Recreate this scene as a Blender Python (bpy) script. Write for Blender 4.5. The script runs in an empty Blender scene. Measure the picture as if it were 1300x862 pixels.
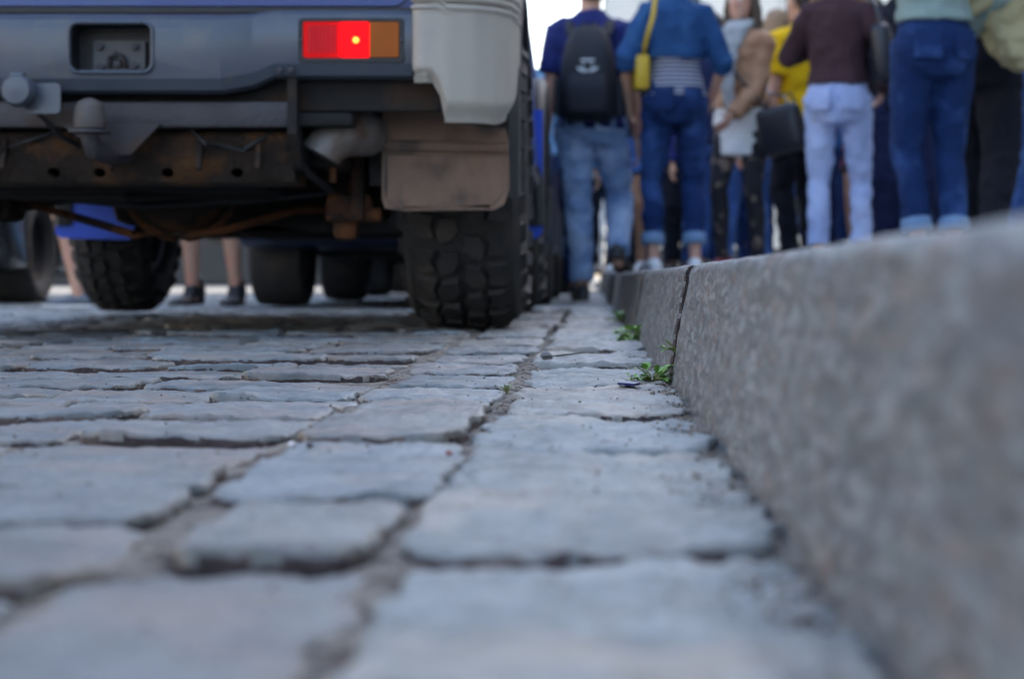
import bpy, bmesh, math, random
from mathutils import Vector, Matrix, noise as mn
R = math.radians
rnd = random.Random(11)
sc = bpy.context.scene
COL = sc.collection

# ------------------------------------------------------------------ camera, world, sun, exposure
F = 2500.0            # focal length in photo pixels (photo is 1300 wide)
VX, VY, HC = 750.0, 352.0, 0.13   # vanishing point of the kerb, camera height above the setts
cam = bpy.data.cameras.new('camera'); cam_o = bpy.data.objects.new('camera', cam); COL.objects.link(cam_o)
cam_o.location = (0, 0, HC); cam_o.rotation_euler = (R(90), 0, 0)
cam.sensor_width = 36; cam.lens = 36 * F / 1300
cam.shift_x = (650 - VX) / 1300; cam.shift_y = -(431 - VY) / 1300
cam.clip_start = 0.02; cam.clip_end = 5000
cam.dof.use_dof = True; cam.dof.focus_distance = 2.42; cam.dof.aperture_fstop = 6.6; cam.dof.aperture_blades = 0
sc.camera = cam_o
sc.view_settings.view_transform = 'Standard'; sc.view_settings.look = 'None'
sc.view_settings.exposure = 2.68; sc.view_settings.gamma = 1; sc.view_settings.use_curve_mapping = False
sc.render.engine = 'CYCLES'; sc.cycles.use_denoising = True; sc.cycles.denoising_prefilter = 'ACCURATE'
sc.cycles.max_bounces = 6; sc.cycles.sample_clamp_indirect = 8
SUN_EL = R(36); sun_to = Vector((0.80, 0.60, math.tan(SUN_EL)))
world = bpy.data.worlds.new('World'); sc.world = world; world.use_nodes = True
nt = world.node_tree; sky = nt.nodes.new('ShaderNodeTexSky'); sky.sky_type = 'NISHITA'; sky.sun_disc = False
sky.sun_elevation = SUN_EL; sky.sun_rotation = math.atan2(sun_to.x, sun_to.y)
sky.air_density = 1.0; sky.dust_density = 2.5; sky.ozone_density = 0.4
nt.links.new(sky.outputs[0], nt.nodes['Background'].inputs[0]); nt.nodes['Background'].inputs[1].default_value = 0.12
sun = bpy.data.lights.new('sun', 'SUN'); sun.energy = 3.0; sun.angle = R(0.5); sun.color = (1, .93, .82)
sun_o = bpy.data.objects.new('sun', sun); COL.objects.link(sun_o)
sun_o.rotation_euler = sun_to.normalized().to_track_quat('Z', 'Y').to_euler(); sun_o.location = (20, 20, 40)

# ------------------------------------------------------------------ materials
MATS = {}
def node_mat(name):
    m = bpy.data.materials.new(name); m.use_nodes = True
    t = m.node_tree; b = t.nodes['Principled BSDF']
    return m, t, b
def mat(name, col, rough=.6, var=.18, scale=6, metal=0, coat=0, bump=0, bscale=60, col2=None, cscale=3, cmin=.5, cmax=.65, spec=.5, rand=0, sheen=0):
    if name in MATS: return MATS[name]
    m, t, b = node_mat(name)
    N = t.nodes.new; L = t.links.new
    tc = N('ShaderNodeTexCoord'); n = N('ShaderNodeTexNoise'); n.inputs['Scale'].default_value = scale; n.inputs['Detail'].default_value = 6
    vec = tc.outputs['Object']
    oi = N('ShaderNodeObjectInfo')
    ad = N('ShaderNodeVectorMath'); ad.operation = 'ADD'; sc_ = N('ShaderNodeVectorMath'); sc_.operation = 'SCALE'
    cb = N('ShaderNodeCombineXYZ'); L(oi.outputs['Random'], cb.inputs[0]); L(oi.outputs['Random'], cb.inputs[1])
    L(cb.outputs[0], sc_.inputs[0]); sc_.inputs['Scale'].default_value = 37.0
    L(vec, ad.inputs[0]); L(sc_.outputs[0], ad.inputs[1]); vec = ad.outputs[0]
    L(vec, n.inputs['Vector'])
    mx = N('ShaderNodeMix'); mx.data_type = 'RGBA'
    mx.inputs[6].default_value = (*[c * (1 - var) for c in col], 1); mx.inputs[7].default_value = (*[min(1, c * (1 + var)) for c in col], 1)
    L(n.outputs['Fac'], mx.inputs[0]); out = mx.outputs[2]
    if col2:
        n2 = N('ShaderNodeTexNoise'); n2.inputs['Scale'].default_value = cscale; n2.inputs['Detail'].default_value = 5; L(vec, n2.inputs['Vector'])
        mr = N('ShaderNodeMapRange'); mr.inputs[1].default_value = cmin; mr.inputs[2].default_value = cmax; L(n2.outputs['Fac'], mr.inputs[0])
        m2 = N('ShaderNodeMix'); m2.data_type = 'RGBA'; L(mr.outputs[0], m2.inputs[0]); L(out, m2.inputs[6]); m2.inputs[7].default_value = (*col2, 1); out = m2.outputs[2]
    if rand:
        mr = N('ShaderNodeMapRange'); mr.inputs[3].default_value = 1 - rand; mr.inputs[4].default_value = 1 + rand; L(oi.outputs['Random'], mr.inputs[0])
        vm = N('ShaderNodeVectorMath'); vm.operation = 'SCALE'; L(out, vm.inputs[0]); L(mr.outputs[0], vm.inputs['Scale']); out = vm.outputs[0]
    L(out, b.inputs['Base Color'])
    b.inputs['Roughness'].default_value = rough; b.inputs['Metallic'].default_value = metal
    b.inputs['Coat Weight'].default_value = coat; b.inputs['Specular IOR Level'].default_value = spec
    if sheen: b.inputs['Sheen Weight'].default_value = sheen
    if bump:
        nb = N('ShaderNodeTexNoise'); nb.inputs['Scale'].default_value = bscale; nb.inputs['Detail'].default_value = 5; L(vec, nb.inputs['Vector'])
        bp = N('ShaderNodeBump'); bp.inputs['Strength'].default_value = bump; bp.inputs['Distance'].default_value = .01
        L(nb.outputs['Fac'], bp.inputs['Height']); L(bp.outputs[0], b.inputs['Normal'])
    MATS[name] = m; return m
def emit_mat(name, col, strength, base=None):
    if name in MATS: return MATS[name]
    m, t, b = node_mat(name)
    b.inputs['Base Color'].default_value = (*(base or col), 1); b.inputs['Emission Color'].default_value = (*col, 1)
    b.inputs['Emission Strength'].default_value = strength; b.inputs['Roughness'].default_value = .35; b.inputs['Specular IOR Level'].default_value = .15
    MATS[name] = m; return m
def granite(name, base, spots, dark, rough, stain=None, sp_scale=230, rand=.12, streak=False):
    """stone: mottled base, coloured mineral grains, pits; every stone shifted by its own random"""
    m, t, b = node_mat(name); N = t.nodes.new; L = t.links.new
    tc = N('ShaderNodeTexCoord'); oi = N('ShaderNodeObjectInfo')
    cb = N('ShaderNodeCombineXYZ'); [L(oi.outputs['Random'], cb.inputs[i]) for i in range(3)]
    s = N('ShaderNodeVectorMath'); s.operation = 'SCALE'; s.inputs['Scale'].default_value = 53; L(cb.outputs[0], s.inputs[0])
    a = N('ShaderNodeVectorMath'); L(tc.outputs['Object'], a.inputs[0]); L(s.outputs[0], a.inputs[1]); vec = a.outputs[0]
    if streak:          # the stone was split and tooled along its length: the grain runs that way
        gr = N('ShaderNodeVectorMath'); gr.operation = 'MULTIPLY'; gr.inputs[1].default_value = (1, .20, 1); L(vec, gr.inputs[0]); vec = gr.outputs[0]
    def nz(scale, det=6, ro=.55):
        n = N('ShaderNodeTexNoise'); n.inputs['Scale'].default_value = scale; n.inputs['Detail'].default_value = det; n.inputs['Roughness'].default_value = ro
        L(vec, n.inputs['Vector']); return n.outputs['Fac']
    def rng(x, lo, hi, o0=0, o1=1):
        r = N('ShaderNodeMapRange'); r.inputs[1].default_value = lo; r.inputs[2].default_value = hi; r.inputs[3].default_value = o0; r.inputs[4].default_value = o1
        L(x, r.inputs[0]); return r.outputs[0]
    def mix(f, c1, c2):
        x = N('ShaderNodeMix'); x.data_type = 'RGBA'; L(f, x.inputs[0])
        for c, i in ((c1, 6), (c2, 7)):
            if isinstance(c, tuple): x.inputs[i].default_value = (*c, 1)
            else: L(c, x.inputs[i])
        return x.outputs[2]
    c = mix(rng(nz(13), .36, .66), tuple(v * .68 for v in base), tuple(min(1, v * 1.28) for v in base))
    c = mix(rng(nz(sp_scale, 3), .54, .66, 0, .65), c, spots)
    c = mix(rng(nz(sp_scale * .7, 2), .60, .70, 0, .7), c, dark)
    c = mix(rng(nz(sp_scale * .28, 4), .60, .72, 0, .5), c, tuple(min(1, v * 1.5) for v in base))
    if stain:
        c = mix(rng(nz(stain[1], 5), stain[2], stain[3], 0, stain[4]), c, stain[0])
    if streak:      # big mottles of the rock
        c = mix(rng(nz(24, 4), .50, .66, 0, .45), c, (.085, .095, .105))
        c = mix(rng(nz(85, 3), .54, .62, 0, .55), c, (.20, .128, .10))
        c = mix(rng(nz(170, 2), .53, .59, 0, .8), c, (.05, .052, .056))
        c = mix(rng(nz(125, 3), .53, .60, 0, .65), c, (.215, .235, .228))
    vm = N('ShaderNodeVectorMath'); vm.operation = 'SCALE'; L(c, vm.inputs[0]); L(rng(oi.outputs['Random'], 0, 1, 1 - rand, 1 + rand), vm.inputs['Scale'])
    ra = N('ShaderNodeMath'); ra.operation = 'FRACT'; rm = N('ShaderNodeMath'); rm.operation = 'MULTIPLY'; rm.inputs[1].default_value = 17.3; L(oi.outputs['Random'], rm.inputs[0]); L(rm.outputs[0], ra.inputs[0])
    cr = N('ShaderNodeValToRGB'); cr.color_ramp.elements[0].color = (1.08, .98, .90, 1); cr.color_ramp.elements[1].color = (.93, 1.0, 1.07, 1); el = cr.color_ramp.elements.new(.5); el.color = (1.02, .98, .99, 1); L(ra.outputs[0], cr.inputs[0])
    tm = N('ShaderNodeVectorMath'); tm.operation = 'MULTIPLY'; L(vm.outputs[0], tm.inputs[0]); L(cr.outputs[0], tm.inputs[1]); L(tm.outputs[0], b.inputs['Base Color'])
    L(rng(nz(30), .3, .7, rough - .12, rough + .12), b.inputs['Roughness'])
    bp = N('ShaderNodeBump'); bp.inputs['Strength'].default_value = .55; bp.inputs['Distance'].default_value = .003
    L(nz(140, 8, .65), bp.inputs['Height']); bp2 = N('ShaderNodeBump'); bp2.inputs['Strength'].default_value = .5; bp2.inputs['Distance'].default_value = .006
    L(nz(34, 4), bp2.inputs['Height']); L(bp.outputs[0], bp2.inputs['Normal']); L(bp2.outputs[0], b.inputs['Normal'])
    MATS[name] = m; return m

SETT = granite('sett_granite', (.126, .143, .142), (.110, .095, .085), (.07, .068, .072), .50, stain=((.20, .165, .13), 9, .50, .66, .7), sp_scale=170, rand=.20)
SLAB = granite('gutter_granite', (.170, .188, .178), (.135, .115, .10), (.085, .08, .08), .55, stain=((.32, .27, .20), 7, .52, .68, .6), sp_scale=150)
KERB = granite('kerb_granite', (.112, .126, .122), (.15, .108, .092), (.028, .030, .033), .62, stain=((.15, .098, .06), 6, .58, .70, .5), sp_scale=120, rand=.06, streak=True)
SAND = mat('joint_sand', (.20, .178, .15), .95, .45, 90, bump=.8, bscale=300, col2=(.07, .052, .045), cscale=30, cmin=.49, cmax=.58)
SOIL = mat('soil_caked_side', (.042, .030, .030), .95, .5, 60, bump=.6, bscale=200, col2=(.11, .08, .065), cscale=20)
GRIT = mat('grit', (.26, .225, .185), .85, .5, 40, col2=(.07, .055, .045), cscale=60, cmin=.48, cmax=.55)
PAVE = mat('paving', (.30, .29, .28), .8, .25, 20, bump=.4, bscale=80)
ASPH = mat('far_ground', (.10, .10, .10), .85, .2, 3, bump=.3, bscale=90)
BLUE = mat('blue_paint', (.004, .036, .20), .35, .15, 4, coat=.2, col2=(.015, .04, .12), cscale=7, cmin=.55, cmax=.75)
BUMP = mat('bumper_grey', (.074, .088, .113), .26, .15, 7, bump=.08, bscale=500, col2=(.12, .115, .11), cscale=12, cmin=.57, cmax=.8)
CAPM = mat('cap_silver', (.40, .365, .31), .45, .1, 8, bump=.08, bscale=600, col2=(.34, .31, .27), cscale=6, cmin=.52, cmax=.75)
BLACK = mat('black_plastic', (.018, .018, .02), .55, .3, 10, bump=.1)
UNDER = mat('underbody', (.012, .011, .011), .85, .5, 9, col2=(.045, .022, .010), cscale=6, cmin=.55, cmax=.7, bump=.4, bscale=40)
RUST = mat('rust', (.14, .052, .018), .85, .5, 16, bump=.7, bscale=70, col2=(.035, .022, .018), cscale=9, cmin=.48, cmax=.62)
RUSTD = mat('dark_rust', (.027, .017, .012), .85, .5, 14, bump=.8, bscale=50, col2=(.12, .052, .016), cscale=8, cmin=.54, cmax=.68)
STEEL = mat('galvanised', (.062, .058, .064), .6, .3, 14, metal=.25, bump=.3, bscale=90, col2=(.065, .042, .03), cscale=8, cmin=.58, cmax=.72)
PIPE = mat('exhaust_steel', (.20, .18, .165), .6, .3, 16, metal=.3, col2=(.13, .07, .04), cscale=10, cmin=.52, cmax=.68)
FLAP = mat('mud_flap', (.20, .128, .090), .8, .35, 9, bump=.3, bscale=80, col2=(.055, .046, .042), cscale=7, cmin=.5, cmax=.66)
RUB = mat('rubber', (.026, .024, .023), .78, .35, 12, bump=.25, bscale=120, col2=(.065, .052, .042), cscale=9, cmin=.52, cmax=.75)
GLASS = mat('dark_glass', (.01, .012, .014), .08, .1, 3)
RIM = mat('alloy', (.35, .35, .36), .35, .1, 8, metal=.8)
def lit_lens(name, far, near):
    # a lens lit from inside: brightest over the bulb
    m = emit_mat(name, (1, 0, .004), 1, (.26, .0, .002)); t = m.node_tree; N = t.nodes.new; L = t.links.new; b = t.nodes['Principled BSDF']
    tc = N('ShaderNodeTexCoord'); v = N('ShaderNodeVectorMath'); v.operation = 'DISTANCE'; L(tc.outputs['Object'], v.inputs[0]); v.inputs[1].default_value = (.524, -.757, .640)
    r = N('ShaderNodeMapRange'); r.inputs[1].default_value = .008; r.inputs[2].default_value = .075; r.inputs[3].default_value = near; r.inputs[4].default_value = far; L(v.outputs['Value'], r.inputs[0]); L(r.outputs[0], b.inputs['Emission Strength'])
    w = N('ShaderNodeTexWave'); w.inputs['Scale'].default_value = 60; L(tc.outputs['Object'], w.inputs['Vector']); bp = N('ShaderNodeBump'); bp.inputs['Strength'].default_value = .4; bp.inputs['Distance'].default_value = .002; L(w.outputs['Fac'], bp.inputs['Height']); L(bp.outputs[0], b.inputs['Normal'])
    return m
LENSR = lit_lens('lens_red_lit', .13, .34); LENSD = lit_lens('lens_red', .07, .16)
BULB = emit_mat('bulb', (1, .40, .05), .45); AMBER = mat('lens_amber', (.36, .085, .004), .4, .15, 30, spec=.2)
LEAF = mat('leaf', (.13, .29, .045), .5, .4, 60, col2=(.24, .40, .08), cscale=50)
STALK = mat('stalk', (.16, .17, .05), .6); TWIG = mat('twig', (.035, .03, .03), .8); CHIP = mat('blue_chip', (.01, .012, .09), .4)
SKIN = mat('skin', (.50, .29, .20), .5, .1, 12, col2=(.55, .27, .19), cscale=8); SKINT = mat('skin_tan', (.36, .19, .11), .5, .1, 12)
EYEW = mat('eye', (.75, .73, .70), .2); LIP = mat('lip', (.42, .16, .13), .5)

# ------------------------------------------------------------------ mesh helpers
def link(o, parent=None):
    COL.objects.link(o)
    if parent: o.parent = parent
    return o
def obj(name, bm, m=None, parent=None, smooth=True, angle=40, kind=None, label=None):
    me = bpy.data.meshes.new(name); bmesh.ops.recalc_face_normals(bm, faces=bm.faces[:]); bm.to_mesh(me); bm.free()
    if m: 
        for x in (m if isinstance(m, (list, tuple)) else [m]): me.materials.append(x)
    if smooth:
        me.shade_smooth()
        try: me.set_sharp_from_angle(angle=R(angle))
        except Exception: pass
    o = link(bpy.data.objects.new(name, me), parent)
    if kind: o['kind'] = kind
    if label: o['label'] = label
    return o
def pieces(name, bm, m=None, parent=None, **kw):
    """like obj(), but every connected piece becomes an object of its own"""
    bmesh.ops.recalc_face_normals(bm, faces=bm.faces[:]); bm.verts.index_update(); seen = set(); out = []
    for v in bm.verts:
        if v.index in seen: continue
        comp = []; st = [v]; seen.add(v.index)
        while st:
            q = st.pop(); comp.append(q)
            for e_ in q.link_edges:
                w = e_.other_vert(q)
                if w.index not in seen: seen.add(w.index); st.append(w)
        b2 = bmesh.new(); mp = {c.index: b2.verts.new(c.co) for c in comp}
        for f in {f for c in comp for f in c.link_faces}: b2.faces.new([mp[c.index] for c in f.verts])
        out.append(obj(name, b2, m, parent, **kw))
    bm.free(); return out
def empty(name, loc=(0, 0, 0), rz=0):
    o = bpy.data.objects.new(name, None); o.empty_display_size = .1; o.location = loc; o.rotation_euler = (0, 0, rz)
    return link(o)
def tag(o, label, cat, group=None):
    o['label'] = label; o['category'] = cat
    if group: o['group'] = group
    return o
def bake(o):
    """apply the modifiers so that the object is plain mesh"""
    dg = bpy.context.evaluated_depsgraph_get(); e = o.evaluated_get(dg)
    me = bpy.data.meshes.new_from_object(e, preserve_all_data_layers=False, depsgraph=dg)
    old = o.data; o.modifiers.clear(); o.data = me; me.name = old.name + '_mesh'
    if not me.materials:
        for m in old.materials: me.materials.append(m)
    bpy.data.meshes.remove(old)
    return o
def box(bm, c, s, bev=0, rot=None, seg=2):
    r = bmesh.ops.create_cube(bm, size=1); vs = r['verts']
    M = Matrix.Translation(Vector(c)) @ (rot.to_4x4() if rot else Matrix()) @ Matrix.Diagonal((*s, 1))
    bmesh.ops.transform(bm, matrix=M, verts=vs)
    if bev:
        es = list({e for v in vs for e in v.link_edges})
        bmesh.ops.bevel(bm, geom=es, offset=bev, segments=seg, affect='EDGES', profile=.5)
def rings(bm, rs, cap=True, closed=True):
    vv = [[bm.verts.new(p) for p in r] for r in rs]
    n = len(vv[0])
    for a, b in zip(vv, vv[1:]):
        for i in range(n if closed else n - 1):
            j = (i + 1) % n
            bm.faces.new((a[i], a[j], b[j], b[i]))
    if cap and closed:
        bm.faces.new(vv[0][::-1]); bm.faces.new(vv[-1])
    return vv
def tube(bm, pts, rad, seg=12, side=Vector((1, 0, 0)), flat=1.0, cap=True):
    """a tube along a polyline; rad = one radius or one per point"""
    pts = [Vector(p) for p in pts]; n = len(pts)
    rad = [rad] * n if isinstance(rad, (int, float)) else rad
    rs = []
    for i, p in enumerate(pts):
        t = (pts[min(i + 1, n - 1)] - pts[max(i - 1, 0)]).normalized()
        u = side - t * side.dot(t)
        if u.length < .05: u = Vector((0, 1, 0)) - t * t.y
        if u.length < .05: u = Vector((0, 0, 1)) - t * t.z
        u.normalize(); w = t.cross(u)
        rs.append([p + u * (rad[i] * math.cos(2 * math.pi * k / seg)) + w * (rad[i] * flat * math.sin(2 * math.pi * k / seg)) for k in range(seg)])
    rings(bm, rs, cap)
def lathe(bm, prof, c, axis='x', seg=48, cap=False):
    """prof = [(r, t)] round an axis through c"""
    rs = []
    for r, t in prof:
        ring = []
        for k in range(seg):
            a = 2 * math.pi * k / seg; u, v = r * math.cos(a), r * math.sin(a)
            d = {'x': (t, u, v), 'y': (u, t, v), 'z': (u, v, t)}[axis]
            ring.append(Vector(c) + Vector(d))
        rs.append(ring)
    rings(bm, rs, cap)
def prism(bm, poly, a, b, plane='xz'):
    """poly in a plane extruded between a and b along the third axis"""
    def P(p, t): return {'xz': (p[0], t, p[1]), 'yz': (t, p[0], p[1]), 'xy': (p[0], p[1], t)}[plane]
    rings(bm, [[Vector(P(p, a)) for p in poly], [Vector(P(p, b)) for p in poly]])
def rrect(x0, x1, z0, z1, r, n=4):
    out = []
    for cx, cz, a0 in ((x1 - r, z1 - r, 0), (x0 + r, z1 - r, 90), (x0 + r, z0 + r, 180), (x1 - r, z0 + r, 270)):
        for k in range(n + 1):
            a = R(a0 + 90 * k / n); out.append((cx + r * math.cos(a), cz + r * math.sin(a)))
    return out
def boolean(o, cutter_bm, op='DIFFERENCE'):
    me = bpy.data.meshes.new('cut'); bmesh.ops.recalc_face_normals(cutter_bm, faces=cutter_bm.faces[:]); cutter_bm.to_mesh(me); cutter_bm.free(); c = bpy.data.objects.new('cut', me); COL.objects.link(c)
    c.parent = o.parent
    md = o.modifiers.new('b', 'BOOLEAN'); md.operation = op; md.object = c; md.solver = 'EXACT'
    bpy.context.view_layer.update(); bake(o)
    bpy.data.objects.remove(c); return o
def fbm(p, o=4):
    s = 0; a = 1; f = 1
    for _ in range(o): s += a * mn.noise(Vector(p) * f); a *= .5; f *= 2.1
    return s

# ------------------------------------------------------------------ the ground: setts, joint sand, kerb, pavement
def ground_z(x, y):
    """slight swell of the carriageway"""
    return .008 * fbm((x * .55 + 3, y * .45, 1.7), 2) * min(1, y / 3) - .020 * max(0, min(1, (y - 4.75) / .4)) * max(0, min(1, (-.52 - x) / .2))
def edge2(y): return .212 + max(0, min(.043, .024 * (y - 1)))
road = None
def build_road():
    global road
    bm = bmesh.new(); N = 60
    xs = [-1.4 + i * .05 for i in range(21)] + [-.39 + i * .0125 for i in range(42)]; ys = [.2 + i * .03 for i in range(150)]
    grid = [[bm.verts.new((x, y, ground_z(x, y) - (.0075 - .0055 * max(math.exp(-((x + edge2(y) + .003) / .018) ** 2), math.exp(-((x + .091) / .016) ** 2), math.exp(-((x - .095) / .016) ** 2))) + .0035 * fbm((x * 22, y * 22, 5), 3))) for x in xs] for y in ys]
    for j in range(len(ys) - 1):
        for i in range(len(xs) - 1): bm.faces.new((grid[j][i], grid[j][i + 1], grid[j + 1][i + 1], grid[j + 1][i]))
    # rougher sheet round it out to the horizon, 20 mm lower, so that the two never share a plane
    road = obj('road', bm, SAND, kind='structure')
    bm = bmesh.new(); q = [bm.verts.new(p) for p in ((-1500, -300, -.034), (1500, -300, -.034), (1500, 3000, -.034), (-1500, 3000, -.034))]; bm.faces.new(q)
    obj('ground', bm, ASPH, kind='structure', smooth=False)

def sett_mesh(lx, ly, seed, nx, ny, rough=1.0, depth=.05, rx=.006, ry=.008, dome=.0015):
    """one worn granite sett: rough top, rounded irregular arrises, soil-caked split sides"""
    me = bpy.data.meshes.new('sett'); vs = []; fs = []; mi = []
    def pt(u, v):     # u,v in -1..1 over the top incl. the rounded arris
        x = u * lx / 2; y = v * ly / 2
        x += .008 * fbm((y * 17, seed * 7.1, 2 + (u > 0) * 5), 3) * abs(u) ** 3
        y += .009 * fbm((x * 19, seed * 3.3, 9 + (v > 0) * 5), 3) * abs(v) ** 3
        k = 1 - .10 * (abs(u) ** 5) * (abs(v) ** 5); x *= k; y *= k
        dx = (1 - abs(u)) * lx / 2; dy = (1 - abs(v)) * ly / 2; z = 0
        r1 = rx * (1 + .6 * fbm((v * 3, seed, u), 2)); r2 = ry * (1.1 + 1.0 * fbm((u * 2.2, seed + 4, v), 3)); r2 = max(.004, r2)
        for d, rr, hh in ((dx, r1, .007), (dy, r2, .012)):
            if d < rr: q = 1 - d / rr; z -= hh * (1 - math.sqrt(max(0, 1 - q * q * .97)))
        z += dome * (1 - u * u) * (1 - v * v)
        z += rough * (.0045 * fbm((x * 11, y * 11, seed * 1.3), 3) + .0021 * fbm((x * 50, y * 50, seed), 3) + .0009 * fbm((x * 160, y * 160, seed), 2))
        return (x, y, z)
    us = [-1 + 2 * i / nx for i in range(nx + 1)]; vv = [-1 + 2 * j / ny for j in range(ny + 1)]
    warp = lambda t: math.copysign(1 - (1 - abs(t)) ** 1.35, t)
    us = [warp(u) for u in us]; vv = [warp(v) for v in vv]
    for v in vv:
        for u in us: vs.append(pt(u, v))
    W = nx + 1
    for j in range(ny):
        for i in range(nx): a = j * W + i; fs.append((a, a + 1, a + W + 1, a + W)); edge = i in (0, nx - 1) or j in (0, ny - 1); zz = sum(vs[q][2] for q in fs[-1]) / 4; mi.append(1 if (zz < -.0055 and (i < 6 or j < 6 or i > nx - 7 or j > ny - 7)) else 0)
    rim = [i for i in range(W)] + [j * W + nx for j in range(1, ny + 1)] + [ny * W + i for i in range(nx - 1, -1, -1)] + [j * W for j in range(ny - 1, 0, -1)]
    base = len(vs)
    for r in rim: x, y, z = vs[r]; vs.append((x, y, -depth))
    n = len(rim)
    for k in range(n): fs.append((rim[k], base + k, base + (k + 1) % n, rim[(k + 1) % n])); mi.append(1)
    me.from_pydata(vs, [], fs); me.shade_smooth(); me.polygons.foreach_set('material_index', mi); me.update()
    return me
setts = []     # (x0,x1,y0,y1,kind,rot)
def layout():
    J = .005
    out = []
    # gutter slabs against the kerb
    edges = [.30, .56, .905, 1.44, 1.83, 2.35, 2.88]; y = 2.88
    r = random.Random(5)
    while y < 16: y += r.uniform(.38, .62); edges.append(y)
    for a, b in zip(edges, edges[1:]): out.append((-.090 + r.uniform(-.008, .008), .099, a, b, 'slab'))
    # second course, stones laid along the kerb
    edges = [.34, .56, .89, 1.125, 1.505, 2.02, 2.30, 2.64, 2.98, 3.30, 3.72]; y = 3.72
    while y < 16: y += r.uniform(.26, .45); edges.append(y)
    for a, b in zip(edges, edges[1:]): out.append((-edge2((a + b) / 2) + r.uniform(-.010, .010), -.093 + r.uniform(-.010, .006), a, b, 'course'))
    # rows of setts laid across
    rows = [.42, .60, .825, 1.016, 1.19, 1.337, 1.57, 1.757, 1.91, 2.08, 2.30, 2.52, 2.80, 2.97, 3.15]; y = 3.15
    while y < 16: y += r.uniform(.14, .21); rows.append(y)
    for k, (a, b) in enumerate(zip(rows, rows[1:])):
        x = -edge2((a + b) / 2) - .005 + r.uniform(-.012, .010)
        first = True
        lim = -.25 * b * 1.25 - .45
        while x > max(lim, -5.2):
            w = r.uniform(.17, .29)
            if first and k % 2: w *= .75
            first = False
            out.append((x - w, x - .007, a + r.uniform(-.010, .010), b - .004 + r.uniform(-.010, .010), 'sett')); x -= w
    return out
DZ = {(-1, .89): .004, (-1, 1.505): .006, (-1, 2.02): .002, (-1, 1.125): .003}
def build_setts():
    st = layout()
    st.sort(key=lambda s: (s[2] + s[3]) / 2 + .35 * abs((s[0] + s[1]) / 2 + .2))
    lib = {}
    stuff = bmesh.new(); r = random.Random(21)
    for i, (x0, x1, y0, y1, kind) in enumerate(st):
        lx, ly = x1 - x0 - .003, y1 - y0 - r.uniform(.002, .014); cx, cy = (x0 + x1) / 2, (y0 + y1) / 2
        m = SLAB if kind == 'slab' else SETT
        dz = r.uniform(-.0045, .0045); tilt = (r.uniform(-.050, -.004), r.uniform(-.020, .020), r.uniform(-.030, .030))
        course2 = kind == 'course'
        if course2: dz = DZ.get((-1, y0), r.uniform(-.003, .004)); tilt = (r.uniform(-.018, -.004), r.uniform(-.012, .012), r.uniform(-.02, .02))
        if kind == 'slab': dz = r.uniform(-.003, .003); tilt = (r.uniform(-.012, -.001), r.uniform(-.008, .008), r.uniform(-.006, .006))
        z = ground_z(cx, cy) + dz
        ru = 1.0 if kind != 'slab' else 1.5
        if i < 130: me = sett_mesh(lx, ly, i + 1.37, 46, 46, ru)
        else:
            key = (kind, i % 14)
            if key not in lib: lib[key] = sett_mesh(.2, .17, 200 + i % 14, 16, 14)
            me = lib[key]
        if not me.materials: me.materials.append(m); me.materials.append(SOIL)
        if i < 300:
            o = link(bpy.data.objects.new('cobblestone', me), road); o.location = (cx, cy, z); o.rotation_euler = tilt
            if i >= 130: o.scale = (lx / .2, ly / .17, 1)
        else:
            M = Matrix.Translation((cx, cy, z)) @ Matrix.Rotation(tilt[1], 4, 'Y') @ Matrix.Rotation(tilt[2], 4, 'Z') @ Matrix.Diagonal((lx / .2, ly / .17, 1, 1))
            me2 = me.copy(); me2.transform(M); stuff.from_mesh(me2); bpy.data.meshes.remove(me2)
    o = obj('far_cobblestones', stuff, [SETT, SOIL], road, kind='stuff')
def build_grit():
    """loose grit and sand lying in the joints"""
    r = random.Random(3); V_, F_ = [], []
    t_ = bmesh.new(); bmesh.ops.create_icosphere(t_, subdivisions=1, radius=1); tv = [tuple(v.co) for v in t_.verts]; tf = [[v.index for v in f.verts] for f in t_.faces]; t_.free()
    def peb(p, s):
        n0 = len(V_); c, q = math.cos(r.uniform(0, 6)), 0; q = math.sqrt(max(0, 1 - c * c)); ax, ay, az = s * r.uniform(.7, 1.3), s * r.uniform(.7, 1.3), s * r.uniform(.5, .9)
        for x, y, z in tv:
            x, y, z = x * ax + r.uniform(-.22, .22) * s, y * ay + r.uniform(-.22, .22) * s, z * az + r.uniform(-.22, .22) * s
            V_.append((p[0] + x * c - y * q, p[1] + x * q + y * c, p[2] + z))
        F_.extend([[i + n0 for i in f] for f in tf])
    for k in range(4600):       # along the two long joints and by the kerb
        y = .5 + 4.2 * r.random() ** 1.5
        jx = r.choice((-edge2(y), -.091, -.091, .088, .088, .088))
        x = jx + r.gauss(0, .007 if jx < 0 else .018)
        if x > .093: continue
        peb((x, y, ground_z(x, y) - .006 + (.006 if jx > 0 else r.uniform(-.003, .004))), r.uniform(.0008, .0028 if jx < 0 else .0021))
    for k in range(900):        # scattered on the stones
        y = .6 + 4 * r.random() ** 1.3; x = r.uniform(-1.0 if y > 2 else -.5, .09)
        peb((x, y, ground_z(x, y) + .004), r.uniform(.0005, .0015))
    me = bpy.data.meshes.new('grit'); me.from_pydata(V_, [], F_); me.materials.append(GRIT); o = link(bpy.data.objects.new('grit', me), road); o['kind'] = 'stuff'
KX = .094   # face of the kerb at the setts
kerb_root = None
def kerb_z(y): return .1465
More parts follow.
